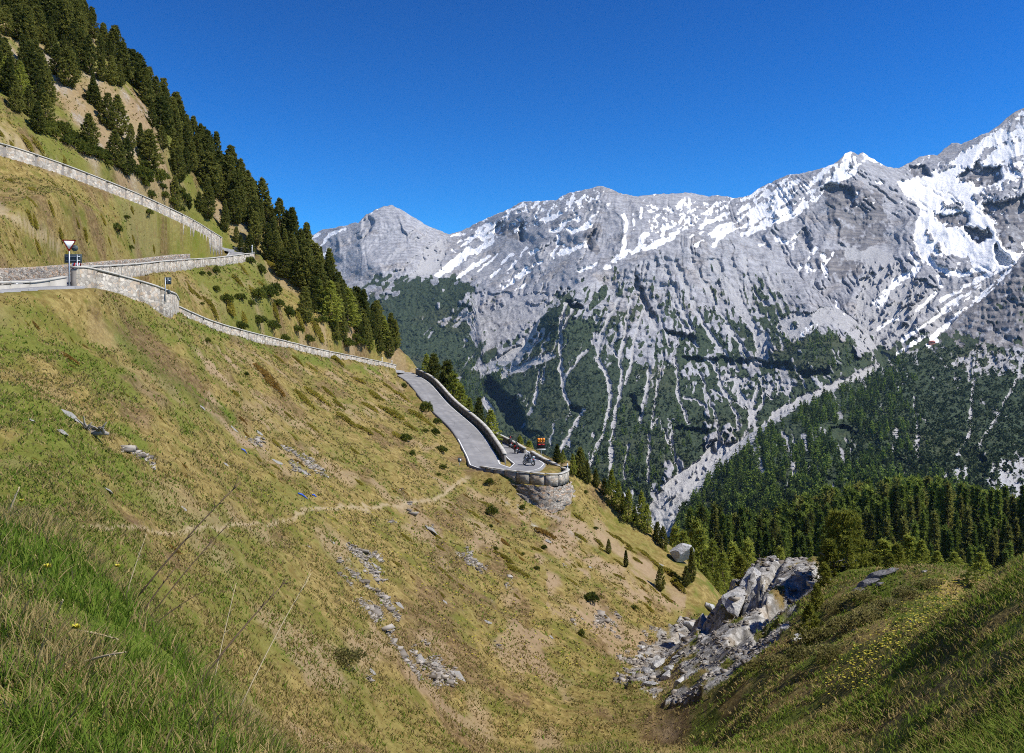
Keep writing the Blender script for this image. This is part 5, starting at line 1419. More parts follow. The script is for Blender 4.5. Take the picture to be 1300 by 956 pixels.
# dwarf pine scrub that roughens the dark slopes of the far face
items = []
su = srng.uniform(385, 1110, 30000); sv = srng.uniform(345, 690, 30000)
sf = rsample(forest, su, sv); sh_ = rsample(holl, su, sv)
for u, v, f_, h_ in zip(su, sv, sf, sh_):
    if len(items) >= 6000: break
    if f_ < .5 or h_ > .6 or srng.random() > .4: continue
    p = front_face.point(u, v)
    if p is None: continue
    items.append((p[0], p[1], p[2] - 1, srng.uniform(.4, 1.1), srng.uniform(0, 6.3), int(srng.integers(0, 6))))
for _ in range(4000):
    u = srng.uniform(1080, 1320); v = srng.uniform(440, 640)
    if rsample(forest, np.array([u]), np.array([v]))[0] < .3: continue
    p = near_spur.point(u, v)
    if p is not None: items.append((p[0], p[1], p[2] - 1, srng.uniform(.5, 1.0), srng.uniform(0, 6.3), int(srng.integers(0, 6))))
SCRUB = leaf_mat("dwarf_pine_scrub", (0.022, 0.040, 0.018), (0.10, 0.128, 0.05), .2, 0)
merged_trees("dwarf_pine_scrub", items, [low_tree(560 + k, 7, 9.0, 6, 4.2, 2.4, 0, 3) for k in range(6)], "dark dwarf pine scrub on the far mountain face", [SCRUB], .2)

# ------------------------------------------------------------------ mountain pine thickets and juniper cushions
MUGO = Kind([bush_proto("mountain_pine_shrub", 600 + k, MUGO_LEAF, 3.2, 2.6, 1.7, 150, .5, .11, 8, 1.1) for k in range(4)])
JUNI = Kind([bush_proto("juniper_cushion", 620 + k, JUNI_LEAF, 3.4, 1.5, .55, 210, .26, .10, 6, .7, .7) for k in range(4)])
HEATH = Kind([bush_proto("heath_cushion", 640 + k, ROSE_LEAF, 3.2, 1.4, .42, 200, .22, .09, 6, .7, .7) for k in range(3)])
def put_bush(kind, u, v, wpx, label, cat, group, flat=False, asp=1.0, hs_=1.0):
    p = hit(u, v)
    for _ in range(12):
        i_ = int(np.clip(round((p[0] / p[1] - GA[0]) / (GA[1] - GA[0])), 0, NA - 1)); j_ = int(np.clip(round((math.log(p[1]) - GB[0]) / (GB[1] - GB[0])), 0, NB - 1))
        if road_near[i_, j_] > .9 or u < 450: break
        u -= 2.5; p = hit(u, v)
    s = wpx * p[1] / FPX / 3.2
    n, dn = slope_frame(p[0], p[1])
    if flat:
        B = basis(n, dn) @ Matrix.Rotation(prng.uniform(-.35, .35), 3, 'Z')
        kind.put(int(prng.integers(0, 4)), (p[0], p[1], p[2] - .05), (s * asp, s, s * hs_), 0, label, cat, group, B)
    else:
        kind.put(int(prng.integers(0, 4)), (p[0], p[1], p[2] - .1 * s), (s, s, s * hs_), prng.uniform(0, 6.28), label, cat, group)
for u, v, w_, hs_, lab in [(257,350,9,1.2,"small dark shrub at the top of the grass wedge, left one"),(266,350,8,1.3,"small dark shrub at the top of the grass wedge, right of another"),(275,353,11,1.9,"upright dark shrub below the block parapet"),(275,371,11,1.4,"lone round shrub in the grass wedge between the roads"),(287,393,22,1.0,"round dark mountain pine in the middle of the grass wedge"),(305,390,17,1,"mountain pine beside a larger round one in the grass wedge"),(319,404,14,1,"small mountain pine below the big thicket of the wedge"),(327,384,28,1.0,"left part of the big mountain pine thicket in the wedge"),(340,390,30,1.0,"right part of the big mountain pine thicket in the wedge"),(352,397,20,1.0,"lower end of the big mountain pine thicket in the wedge"),
                           (304,424,20,1.1,"dark mountain pine directly above the long lower wall, leftmost"),(328,424,24,1,"wide mountain pine above the long lower wall"),(345,430,24,1,"mountain pine above the long lower wall, next to a wide one"),(360,435,20,1,"mountain pine touching the long lower wall"),(367,413,18,1.8,"tall dark shrub in the grass wedge"),(376,428,18,1.1,"shrub below a tall dark one in the grass wedge"),(391,438,20,1,"shrub at the right end of the wedge thicket"),(331,350,18,1.4,"mountain pine at the lower edge of the ridge pines"),(350,372,18,1.4,"mountain pine in front of the pale larches"),(362,352,20,1.2,"mountain pine on the ridge slope right of the bend"),(440,456,26,.9,"mountain pine near the wall at the foot of the ridge, left"),(456,458,26,.9,"mountain pine near the wall at the foot of the ridge, right"),(425,446,18,.9,"small mountain pine beside pale larches near the wall"),(318,338,14,1.3,"small mountain pine below the bend parapet's end"),
                           (515,560,20,1.0,"round dark shrub on the bank beside the descending road, left"),(552,552,16,1.1,"dark shrub on the road bank, nearest the asphalt"),(560,577,18,1.0,"round dark shrub low on the road bank"),(558,524,18,1.6,"dark shrub at the edge of the descending asphalt"),(567,538,12,1.3,"small shrub just below a bigger one at the asphalt edge"),(528,493,9,1.4,"tiny shrub standing on the edge of the far asphalt"),(562,597,11,1.1,"small shrub below the road bank, right"),(556,606,8,1.1,"tiny shrub below the road bank"),(524,580,9,1.5,"narrow shrub on the road bank, lower left"),(540,550,10,1,"small dark shrub between two round ones on the road bank"),
                           (624,657,15,1.9,"upright dark pine shrub below the curved parapet"),(622,619,13,1,"small wide shrub under the curved parapet"),(663,650,9,1.4,"small upright shrub on tan ground under the footing"),(624,670,7,1.3,"tiny shrub below the upright pine shrub"),(629,699,9,1,"small round shrub in the middle of the slope, left"),(664,705,7,1,"tiny shrub in the middle of the slope"),(690,698,10,1,"small shrub in brown heath on the slope"),(681,723,9,1,"tiny shrub on bare earth streak"),(751,768,24,.95,"wide dark shrub low on the grass slope"),(739,808,11,1.6,"upright shrub at the bottom of the grass slope"),(806,774,11,1,"small shrub near the gully end of the slope"),(744,629,7,1.2,"tiny shrub on the grass slope right of the footing"),(756,675,7,1,"tiny shrub high on the right grass slope"),
                           (257,391,7,1,"tiny green shrub on the grass just below the lower wall"),(312,478,8,1.6,"small green shrub beside the rusty heath patch"),(264,440,9,1.5,"small yellow-green shrub below the lower wall")]:
    put_bush(MUGO, u, v, w_, lab, "shrub", "mountain pine shrubs on the slope", hs_=hs_)
for k in range(46):
    t = k / 45
    u = 62 + 165 * t + prng.uniform(-12, 12); v = 168 + 106 * t + prng.uniform(-9, 12) - 12 * math.sin(t * 3.1)
    put_bush(MUGO, u, v, prng.uniform(14, 26), "mountain pine in the long thicket above the upper parapet", "shrub", "thicket above the upper parapet", hs_=prng.uniform(.9, 1.3))
for k in range(12):
    u = 380 + k * 9 + prng.uniform(-4, 4); v = 400 + k * 5.2 + prng.uniform(-5, 5)
    put_bush(MUGO, u, v, prng.uniform(12, 20), "low shrub along the foot of the ridge pines", "shrub", "shrubs at the foot of the ridge pines", hs_=1.0)
for u, v, w_, lab in [(335,478,40,"long rusty heath patch below the lower wall, largest one"),(345,492,36,"rusty heath patch just below the largest one"),(85,457,26,"rust-brown heath cushion on the left grass slope"),(690,680,30,"brown heath patch under the curved parapet"),(640,690,18,"olive-brown cushion in the middle slope"),(222,700,22,"brown cushion on the near slope below the path")]:
    put_bush(HEATH, u, v, w_, lab, "heath", "heath patches", True, 1.15, 1.2)
for u, v, w_, asp in [(352,456,16,1.3),(377,459,15,1.4),(397,470,14,1.4),(386,511,30,1.2),(402,506,34,1.2),(417,500,20,1.2),(438,536,30,1.1),(460,546,30,1.1),(499,528,34,1.1),(477,505,26,1.1),(457,484,18,1.2),(493,492,18,1.2),(397,545,16,1.2),(430,516,20,1.2),(470,520,22,1.2),(510,505,22,1.1),(530,530,26,1.1),(545,541,18,1.1),(505,556,22,1.1),(480,550,18,1.1),(520,545,20,1.1),
                       (250,377,16,1.3),(262,386,14,1.3),(291,402,30,1.1),(240,366,16,1.2),(310,415,22,1.1),(270,395,24,1.1),(320,372,20,1.2),(335,365,22,1.2),(300,360,18,1.2),(350,410,22,1.2),(380,420,24,1.2),(405,438,22,1.2),(420,455,20,1.2),(398,418,20,1.2),(430,462,18,1.2),(345,345,20,1.2),(310,345,16,1.2),(300,505,14,1.2),(365,530,14,1.2),(340,520,13,1.2),
                       (655,725,26,1.4),(640,710,20,1.4),(600,655,18,1.2),(615,640,14,1.2),(850,730,26,1.3),(860,745,24,1.3),(830,720,18,1.3),(815,705,16,1.2),(800,700,14,1.2),(845,760,16,1.2),(760,690,14,1.2),(740,690,12,1.2),(815,740,14,1.2),(785,735,14,1.2),(515,685,16,1.2),(572,735,14,1.2),(560,700,14,1.2)]:
    lab = "olive juniper cushion on the grass wedge between the roads" if v < 470 - (u < 300) * 0 and v < 380 + (u - 250) * .42 else "olive juniper cushion on the grass below the long lower wall" if v < 600 and u < 470 else "olive juniper cushion on the bank of the descending road" if v < 600 else "olive juniper cushion on the slope below the curved parapet" if u < 700 else "olive juniper cushion near the gully end of the grass slope"
    put_bush(JUNI, u, v, w_, lab, "juniper", "juniper cushions", True, asp, prng.uniform(.8, 1.3))
for u, v in scatter_poly([(5,215),(110,250),(215,290),(200,320),(120,330),(5,330)], 20, 14, prng) + scatter_poly([(0,150),(50,185),(100,225),(0,190)], 8, 12, prng):
    put_bush(JUNI, u, v, prng.uniform(9, 22), "olive juniper cushion on the grass between the upper and middle roads" if v > 205 else "olive juniper cushion above the upper parapet", "juniper", "juniper cushions", True, 1.2)
for u, v, w_, lab in [(148,295,22,"dark round shrub on the grass above the middle road"),(160,278,10,"small dark shrub on the grass under the upper parapet"),(190,322,14,"dark shrub just above the dry stone wall"),(165,322,10,"greyish shrub just above the dry stone wall")]:
    put_bush(MUGO, u, v, w_, lab, "shrub", "mountain pine shrubs on the slope")
for poly, n_, lab in (([(20,400),(150,400),(260,520),(230,640),(20,630)], 24, "small olive cushion on the left grass slope below the yield sign"), ([(300,520),(480,560),(560,620),(420,640),(320,600)], 22, "small olive cushion on the grass above the footpath"), ([(420,660),(600,620),(700,660),(800,800),(640,850),(480,720)], 34, "small olive cushion on the flowery lower slope"), ([(720,640),(840,710),(870,770),(780,780),(700,690)], 22, "small olive cushion on the grass right of the footing")):
    for u, v in scatter_poly(poly, n_, 7, prng):
        put_bush(JUNI if prng.random() < .7 else HEATH, u, v, prng.uniform(6, 15), lab, "juniper", "small cushions on the slope", True, 1.25, prng.uniform(.8, 1.4))
# bushes of the right bank
WILLOW_LEAF = leaf_mat("willow_leaves", (0.12, 0.12, 0.035), (0.36, 0.32, 0.12), .4, .5)
WILLOW = Kind([bush_proto("willow_bush", 660 + k, WILLOW_LEAF, 3.2, 2.8, 1.5, 330, .22, .05, 7, .9, .3) for k in range(3)])
for u, v, w_, lab in [(1040,815,60,"greyish willow bush at the foot of the outcrop"),(1075,800,60,"bushy olive willow left of the yellow flowers"),(1105,790,62,"wide brownish willow bush in the middle of the right bank"),(1130,775,54,"willow bush above the yellow flower strip"),(1095,762,44,"olive willow bush below the black rock ledge"),(1060,780,40,"small willow bush beside the outcrop's edge"),(1150,760,44,"olive willow near the rim of the right bank"),(1020,835,46,"bright olive willow at the lower end of the outcrop"),(990,845,40,"brownish low willow beside the gully stones"),(1055,835,56,"yellow-green willow near the bottom of the flower strip"),(435,842,60,"brown bare bush on the near grass slope"),(960,850,34,"low brown bush at the end of the gully stones"),(1180,745,34,"low willow at the rim of the right bank")]:
    put_bush(WILLOW, u, v, w_, lab, "bush", "willow bushes of the right bank", hs_=.8)
for k in (MUGO, JUNI, HEATH, WILLOW): k.drop_unused()
# ------------------------------------------------------------------ signs
STEEL = simple_mat("galvanised_steel", (0.34, 0.38, 0.42), .45, .6, .1)
SIGNBACK = simple_mat("sign_back_grey", (0.055, 0.075, 0.085), .6, 0, .15)
S_WHITE = simple_mat("sign_white", (0.78, 0.80, 0.80), .45)
S_RED = simple_mat("sign_red", (0.50, 0.02, 0.03), .45)
S_BLUE = simple_mat("reflector_blue", (0.10, 0.22, 0.50), .4)
S_BLACK = simple_mat("sign_black", (0.012, 0.012, 0.014), .5)
S_ORANGE = simple_mat("sign_orange", (0.85, 0.27, 0.02), .45, noise=.1)
def rounded_tri(w, h, y0, y1, inset=0.0):
    k = inset
    return [(-w / 2 + k * 1.75, h - k), (w / 2 - k * 1.75, h - k), (w / 2 - k * 1.45, h - k * 1.5), (0.03, k * 2.0), (-0.03, k * 2.0), (-w / 2 + k * 1.45, h - k * 1.5)]
def face_cam(p): return math.atan2(p[0], p[1]) * -1.0
p = P(88, 363, 61.2); p[2] = 6.25
yr = empty("yield_sign", p, face_cam(p) * .5)
m = MB(); m.tube([(0, 0, -.8), (0, 0, 3.12)], .045, 10); m.build("post", STEEL, yr, True)
m = MB(); m.prism([(x, z + 2.38) for x, z in rounded_tri(.92, .80, 0, 0)], -.075, -.055); m.build("face_plate", S_RED, yr)
m = MB(); m.prism([(x, z + 2.38) for x, z in rounded_tri(.92, .80, 0, 0, .088)], -.081, -.075); m.build("white_field", S_WHITE, yr)
m = MB(); m.tube([(.33, .06, 2.63), (.33, .075, 2.63)], .22, 20); m.box((.17, .045, 2.63), (.34, .03, .05)); m.build("round_plate", SIGNBACK, yr)
for z in (2.55, 2.95): MB().box((0, -.045, z), (.12, .03, .05)).build("clamp", STEEL, yr)
tag(yr, "red and white yield triangle on a post at the split of the two roads", "road sign")
p2 = P(93, 362, 63.0); p2[2] = 6.3
br = empty("direction_board", p2, 0)
MB().box((0, 0, 2.08), (1.26, .03, .62), bevel=.012).build("panel", SIGNBACK, br)
m = MB()
for x in (-.28, .30): m.tube([(x, -.055, -.8), (x, -.055, 2.35)], .035, 8)
m.build("post", STEEL, br, True)
m = MB(); m.box((0.01, -.04, 2.22), (1.0, .025, .04)); m.box((0.01, -.04, 1.94), (1.0, .025, .04)); m.build("rail", STEEL, br)
tag(br, "dark rectangular direction board seen from behind, below the yield triangle", "road sign")
p3 = P(97, 360, 64.5); p3[2] = 6.72
cr = empty("chevron_board", p3, 0)
MB().box((0, 0, 1.42), (.66, .03, .62), bevel=.01).build("panel", S_WHITE, cr)
m = MB()
for k in range(3):
    x = -.31 + k * .25
    m.prism([(x, 1.12), (x + .13, 1.12), (x + .31 if x + .31 < .33 else .33, 1.72), (x + .18, 1.72)], -.022, -.016)
m.build("red_stripe", S_RED, cr)
m = MB(); m.tube([(0, .05, -.6), (0, .05, 1.6)], .035, 8); m.build("post", STEEL, cr, True)
tag(cr, "small red and white striped board just behind the yield sign post", "road sign")
p = P(212.5, 377, 74.4)
sr = empty("square_sign", p, 0)
MB().box((.05, 0, 1.35), (.58, .025, .60), bevel=.01).build("panel", SIGNBACK, sr)
m = MB(); m.box((.05, -.03, 1.35), (.06, .02, .5)); m.box((.05, -.03, 1.35), (.4, .02, .06)); m.build("bracket", STEEL, sr)
m = MB(); m.tube([(-.16, -.05, -.45), (-.16, -.05, 1.62)], .035, 8); m.build("post", STEEL, sr, True)
MB().box((.12, -.06, .42), (.22, .08, .36), bevel=.02).build("lower_plate", SIGNBACK, sr)
tag(sr, "small dark square sign on a thin post at the square wall corner", "road sign")
# orange sign board at the low bend
p = P(687, 586, 129.5)
ob_ = empty("warning_board", p, .1)
m = MB(); m.tube([(0, .06, -.8), (0, .06, 3.2)], .05, 8); m.build("post", STEEL, ob_, True)
MB().box((0, 0, 2.62), (1.32, .06, 1.86), bevel=.02).build("panel", S_BLACK, ob_)
m = MB()
for k in range(3): m.box((-.38 + k * .38, -.034, 3.22), (.31, .008, .40)); m.box((-.38 + k * .38, -.034, 2.93), (.22, .008, .10))
m.box((0, -.034, 2.70), (1.0, .008, .05)); m.build("orange_field", S_ORANGE, ob_)
m = MB(); m.box((-.3, -.034, 2.48), (.4, .008, .16)); m.box((.25, -.034, 2.48), (.5, .008, .10)); m.build("red_field", S_RED, ob_)
MB().box((0, -.034, 1.79), (1.3, .008, .14)).build("white_strip", S_WHITE, ob_)
tag(ob_, "black sign board with orange blocks standing by the lower bend", "road sign")
# reflector posts
def delineator(u, v, Y, lab, hgt=1.0, dz=0):
    q = P(u, v, Y); q[2] = float(gz(q[0], q[1])) if dz is None else q[2]
    r = empty("reflector_post", q, 0)
    MB().box((0, 0, hgt / 2 - .3), (.12, .10, hgt + .6), bevel=.02).build("post", S_WHITE, r)
    MB().box((0, -.054, hgt * .72), (.10, .01, .16)).build("reflector", S_BLUE, r)
    MB().box((0, 0, hgt + .05), (.124, .104, .10), bevel=.02).build("cap", S_BLACK, r)
    tag(r, lab, "reflector post", "reflector posts")
delineator(485, 461, 176, "white and blue reflector post above the long wall, left of two near the far bend", 1.2)
delineator(497.5, 464.5, 184, "white and blue reflector post right at the far bend, right of two", 1.2)
delineator(527, 473, 190, "white reflector post behind the wall of the far bend", 1.0)
delineator(720.5, 600, 113.5, "white reflector post at the tip of the curved parapet", 1.2)
delineator(320, 318, 146, "small reflector post at the outer end of the upper bend", .9)
p = P(583.5, 583, 116.5); p[2] = float(gz(p[0], p[1]))
mr = empty("marker_box", p, .3)
m = MB(); m.tube([(0, 0, -.4), (0, 0, .5)], .03, 8); m.build("post", STEEL, mr)
MB().box((0, 0, .72), (.46, .2, .5), bevel=.03).build("housing", SIGNBACK, mr)
MB().box((.08, -.105, .70), (.18, .01, .3)).build("white_plate", S_WHITE, mr)
tag(mr, "small dark marker box on a short post left of the descending road", "marker box")

# ------------------------------------------------------------------ motorcycles and riders
RUBBER = simple_mat("tyre_rubber", (0.015, 0.015, 0.016), .8)
CHROME = simple_mat("bike_metal", (0.45, 0.46, 0.48), .3, .9)
LENS = simple_mat("lamp_lens", (0.8, 0.8, 0.75), .2)
TAIL = simple_mat("tail_lamp_red", (0.65, 0.02, 0.02), .3)
VISOR = simple_mat("visor_dark", (0.01, 0.011, 0.014), .15)
def motorcycle(loc, heading, paint, lab, boxes=True):
    r = empty("motorcycle", loc, heading)
    body = simple_mat("bike_paint", paint, .35, .1)
    for x in (-.72, .74):
        w = empty("wheel", (x, 0, .32)); w.parent = r
        m = MB(); m.torus((0, 0, 0), (0, 1, 0), .26, .065, 24, 10); m.build("tyre", RUBBER, w, True)
        m = MB(); m.torus((0, 0, 0), (0, 1, 0), .19, .02, 20, 6); m.tube([(0, -.07, 0), (0, .07, 0)], .05, 10)
        for k in range(6):
            a = k * math.pi / 3; m.tube([(0, 0, 0), (.19 * math.cos(a), 0, .19 * math.sin(a))], .012, 5)
        m.build("rim", CHROME, w, True)
    m = MB(); m.ball((.18, 0, .88), (.34, .17, .17), 16, 10); m.build("tank", body, r, True)
    m = MB(); m.ball((.62, 0, .86), (.28, .24, .30), 16, 10); m.box((.55, 0, .62), (.35, .30, .35), bevel=.08); m.build("fairing", body, r, True)
    m = MB(); m.box((.05, 0, .50), (.62, .34, .36), bevel=.07); m.tube([(-.72, .12, .32), (-.1, .1, .45)], .035, 8); m.tube([(-.72, -.12, .32), (-.1, -.1, .45)], .035, 8); m.build("engine", STEEL, r, True)
    for s in (-1, 1):
        m = MB(); m.tube([(.74, .09 * s, .32), (.52, .09 * s, .95)], .028, 8); m.build("fork", CHROME, r, True)
    m = MB(); m.box((-.25, 0, .84), (.72, .28, .12), bevel=.05); m.build("seat", RUBBER, r, True)
    m = MB(); m.tube([(.45, -.38, 1.05), (.52, 0, 1.08), (.45, .38, 1.05)], .018, 8); m.build("handlebar", RUBBER, r, True)
    m = MB(); m.prism([(.68, 1.05), (.72, 1.05), (.54, 1.42), (.51, 1.42)], -.17, .17); m.build("windscreen", VISOR, r)
    m = MB(); m.ball((.87, 0, .88), (.05, .10, .08), 12, 8); m.build("headlight", LENS, r, True)
    m = MB(); m.box((-.78, 0, .82), (.06, .22, .10), bevel=.02); m.build("tail_light", TAIL, r)
    m = MB(); m.tube([(-.1, -.17, .36), (-.75, -.2, .45)], [.045, .06], 10); m.build("exhaust", CHROME, r, True)
    if boxes:
        for s in (-1, 1):
            m = MB(); m.box((-.55, .33 * s, .66), (.5, .22, .38), bevel=.04); m.build("pannier", STEEL, r)
        m = MB(); m.box((-.75, 0, 1.10), (.34, .42, .30), bevel=.05); m.build("top_case", STEEL, r)
    tag(r, lab, "motorcycle", "motorcycles on the lower bend")
    return r
def skin_body(name, pts, edges, radii, mat, parent=None, loc=(0, 0, 0), rz=0):
    me = bpy.data.meshes.new(name)
    me.from_pydata(pts, edges, [])
    o = bpy.data.objects.new(name, me); COL.objects.link(o)
    md = o.modifiers.new("skin", 'SKIN')
    for i, sv in enumerate(me.skin_vertices[0].data):
        sv.radius = (radii[i], radii[i] * .85); sv.use_root = (i == 0)
    sb = o.modifiers.new("sub", 'SUBSURF'); sb.levels = 2; sb.render_levels = 2
    dg = bpy.context.evaluated_depsgraph_get()
    nm = bpy.data.meshes.new_from_object(o.evaluated_get(dg))
    o.modifiers.clear(); o.data = nm; nm.materials.clear(); nm.materials.append(mat)
    nm.polygons.foreach_set("use_smooth", np.ones(len(nm.polygons), bool))
    o.location = loc; o.rotation_euler = (0, 0, rz)
    if parent: o.parent = parent
    return o
def rider(loc, heading, suit, helmet, lab):
    jacket = simple_mat("riding_suit", suit, .7, noise=.2, scale=4)
    #      pelvis        waist           chest            neck            head
    pts = [(-.22, 0, .98), (-.17, 0, 1.14), (-.06, 0, 1.36), (.02, 0, 1.52), (.05, 0, 1.62)]
    rad = [.17, .155, .19, .075, .09]
    edges = [(0, 1), (1, 2), (2, 3), (3, 4)]
    for s in (-1, 1):
        n = len(pts)
        pts += [(-.03, .19 * s, 1.45), (.12, .30 * s, 1.22), (.38, .36 * s, 1.08), (.46, .36 * s, 1.06), (.51, .35 * s, 1.03)]
        rad += [.085, .07, .052, .045, .035]
        edges += [(2, n), (n, n + 1), (n + 1, n + 2), (n + 2, n + 3), (n + 3, n + 4)]
        n = len(pts)
        pts += [(-.15, .13 * s, .95), (.20, .22 * s, .78), (-.05, .22 * s, .42), (.10, .23 * s, .36)]
        rad += [.125, .085, .062, .05]
        edges += [(0, n), (n, n + 1), (n + 1, n + 2), (n + 2, n + 3)]
    o = skin_body("person", pts, edges, rad, jacket, None, loc, heading)
    m = MB(); m.ball((.06, 0, 1.68), (.155, .135, .155), 18, 12); m.build("helmet", simple_mat("helmet_shell", helmet, .3), o, True)
    m = MB(); m.ball((.125, 0, 1.685), (.10, .115, .065), 14, 8); m.build("visor", VISOR, o, True)
    for s in (-1, 1):
        m = MB()
        m.ball((.49, .355 * s, 1.05), (.055, .05, .04), 10, 6)
        for k in range(4): m.tube([(.52, (.325 + k * .02) * s, 1.065), (.555, (.325 + k * .02) * s, 1.045), (.545, (.325 + k * .02) * s, 1.015)], .010, 5)
        m.tube([(.47, .31 * s, 1.04), (.50, .30 * s, 1.02)], .011, 5)
        m.build("glove", RUBBER, o, True)
    tag(o, lab, "person", "riders on the lower bend")
def on_road(u, v, Y):
    q = P(u, v, Y)
    d = np.hypot(lower_line[:, 0] - q[0], lower_line[:, 1] - q[1]); q[2] = lower_line[d.argmin(), 2] + .03
    return q
for (u, v, Y, hd, paint, suit, helm, lab, rl, bx) in [
    (671.5, 590, 117.0, 2.45, (.32, .34, .37), (.045, .05, .06), (.55, .56, .58), "grey touring motorcycle with side cases turning in the lower bend", "person in dark riding suit and pale helmet on the grey motorcycle", True),
    (655.5, 576, 131.5, 1.85, (.42, .02, .02), (.02, .02, .022), (.03, .03, .03), "red motorcycle riding down the exit road, second in line", "person in black suit on the red motorcycle in the middle of the line", False),
    (648, 569.5, 140.5, 1.85, (.03, .03, .035), (.03, .03, .035), (.3, .03, .03), "black motorcycle farthest down the exit road", "person with dark red helmet on the farthest black motorcycle", False)]:
    q = on_road(u, v, Y)
    motorcycle(q, hd, paint, lab, bx); rider((q[0], q[1], q[2]), hd, suit, helm, rl)

# ------------------------------------------------------------------ hut on the far ridge
q = far_peaks.point(1181, 436)
q = near_spur.point(1181.5, 438)
if q is not None:
    h = empty("mountain_hut", (q[0], q[1] - 6, q[2] - 1), .3)
    MB().box((0, 0, 4), (15, 9, 8)).build("wall", simple_mat("hut_wall", (.45, .20, .14), .8, noise=.1, scale=.3), h)
    m = MB(); m.prism([(-8.4, 8), (8.4, 8), (8.4, 8.6), (0, 12.5), (-8.4, 8.6)], -5.4, 5.4); m.build("roof", simple_mat("hut_roof", (.30, .08, .06), .7), h)
    for k in range(4): MB().box((-5 + k * 3.3, -4.55, 4.6), (1.3, .12, 1.8)).build("window", S_BLACK, h)
    tag(h, "tiny reddish mountain hut on the ridge beside the snow streaks", "hut")

# ------------------------------------------------------------------ boulders, slabs, stump, litter
import bmesh
def rock_mat(name, a, b_, warm, sc=1.0):
    m, nt, b = new_mat(name); w = NT(nt)
    pos = w.node("ShaderNodeNewGeometry").outputs['Position']
    n1 = w.noise(pos, .9 * sc, 6, .65); n2 = w.noise(pos, 5 * sc, 5, .7)
    mp = w.node("ShaderNodeMapping"); mp.inputs['Rotation'].default_value = (.5, .4, .3); mp.inputs['Scale'].default_value = (.5, .5, 4); w.link(pos, mp.inputs['Vector'])
    n3 = w.noise(mp.outputs[0], 1.2 * sc, 4, .6)
    c = w.mix(w.ramp(n2, .3, .7), a, b_)
    c = w.mix(w.math('MULTIPLY', w.ramp(n1, .5, .68), .5), c, warm)
    c = w.mix(w.math('MULTIPLY', w.ramp(n3, .54, .62), .55), c, tuple(x * .55 for x in a))
    w.link(c, b.inputs['Base Color']); b.inputs['Roughness'].default_value = .93
    w.link(w.bump(w.math('ADD', n2, w.math('MULTIPLY', n3, .8)), .9, .12), b.inputs['Normal'])
    return m
LIME = rock_mat("limestone", (0.31, 0.31, 0.31), (0.50, 0.495, 0.48), (.36, .32, .26))
DARKROCK = rock_mat("dark_rock", (0.08, 0.08, 0.085), (0.24, 0.235, 0.23), (.20, .16, .12), 1.5)
SLATE = simple_mat("slate_stone", (0.235, 0.225, 0.205), .8, noise=.3, scale=2)
def boulder_mesh(name, seed, mat, flat=1.0, sub=4, cuts=13):
    bm = bmesh.new(); bmesh.ops.create_icosphere(bm, subdivisions=sub, radius=1.0)
    rs = np.random.default_rng(seed)
    N = rs.normal(0, 1, (cuts, 3)); N /= np.linalg.norm(N, axis=1)[:, None]; Dd = rs.uniform(.42, .74, cuts)
    for v in bm.verts:
        c = np.array(v.co); 
        for n_, d_ in zip(N, Dd):
            e = c @ n_ - d_
            if e > 0: c = c - n_ * e * .985
        c *= 1 + .05 * (float(fbm(np.array([c[0] * 2.2 + seed]), np.array([c[1] * 2.2 + c[2] * 1.7]), 7, 3)[0]) - .5) * 2
        v.co = (c[0], c[1], c[2] * flat)
    me = bpy.data.meshes.new(name); bm.to_mesh(me); bm.free(); me.materials.append(mat)
    return me
BM = {(k, mt): boulder_mesh("boulder", 700 + k, m_, f) for mt, m_ in (('l', LIME), ('d', DARKROCK), ('s', SLATE)) for k, f in ((0, .8), (1, .6), (2, .9), (3, .42))}
brng = np.random.default_rng(3)
def boulder(u, v, wpx, lab, mt='l', k=None, asp=1.0, hs_=1.0, name="boulder", group=None, loc=None, sink=.25, tilt=True, Y=None):
    if Y: q = P(u, v, Y); 
    else: q = hit(u, v) if loc is None else loc
    s = wpx * q[1] / FPX / 2
    o = bpy.data.objects.new(name, BM[(int(brng.integers(0, 4)) if k is None else k, mt)]); COL.objects.link(o)
    n, dn = slope_frame(q[0], q[1])
    o.rotation_euler = (basis(n, dn) @ Matrix.Rotation(brng.uniform(-.5, .5), 3, 'Z')).to_euler() if tilt else (0, 0, brng.uniform(0, 6))
    o.scale = (s * asp, s, s * hs_); o.location = (q[0], q[1], q[2] + s * hs_ * (.35 - sink))
    tag(o, lab, "rock", group)
    return o
boulder(861, 716, 40, "large white boulder alone at the foot of the grass slope crest", k=0, hs_=1.1, tilt=False, sink=-.15)
for u, v, w_, lab, k, a, hh_ in [(932,762,50,"big pale slab with a shaded overhang on the outcrop",3,1.15,.6),(960,738,56,"smooth light slab just below the top of the outcrop",3,1.3,.5),(900,772,22,"grey boulder on the left edge of the outcrop",0,1,1),(875,800,24,"rounded grey boulder low on the outcrop's left edge",0,1.2,.9),(866,812,18,"flat boulder beside a rounded one at the outcrop's foot",1,1,.9),
                               (998,800,22,"small pale boulder low on the outcrop face",0,1,1),(1010,812,24,"pale boulder above the lowest willow bush",1,1,1),(992,740,16,"stone near the flat top of the outcrop",0,1,1),(1015,735,14,"small stone on the flat top of the outcrop",2,1,1)]:
    boulder(u, v, w_, lab, 'l', k, a, hh_, "boulder", "rocks of the outcrop", sink=.75 if w_ > 40 else .25)
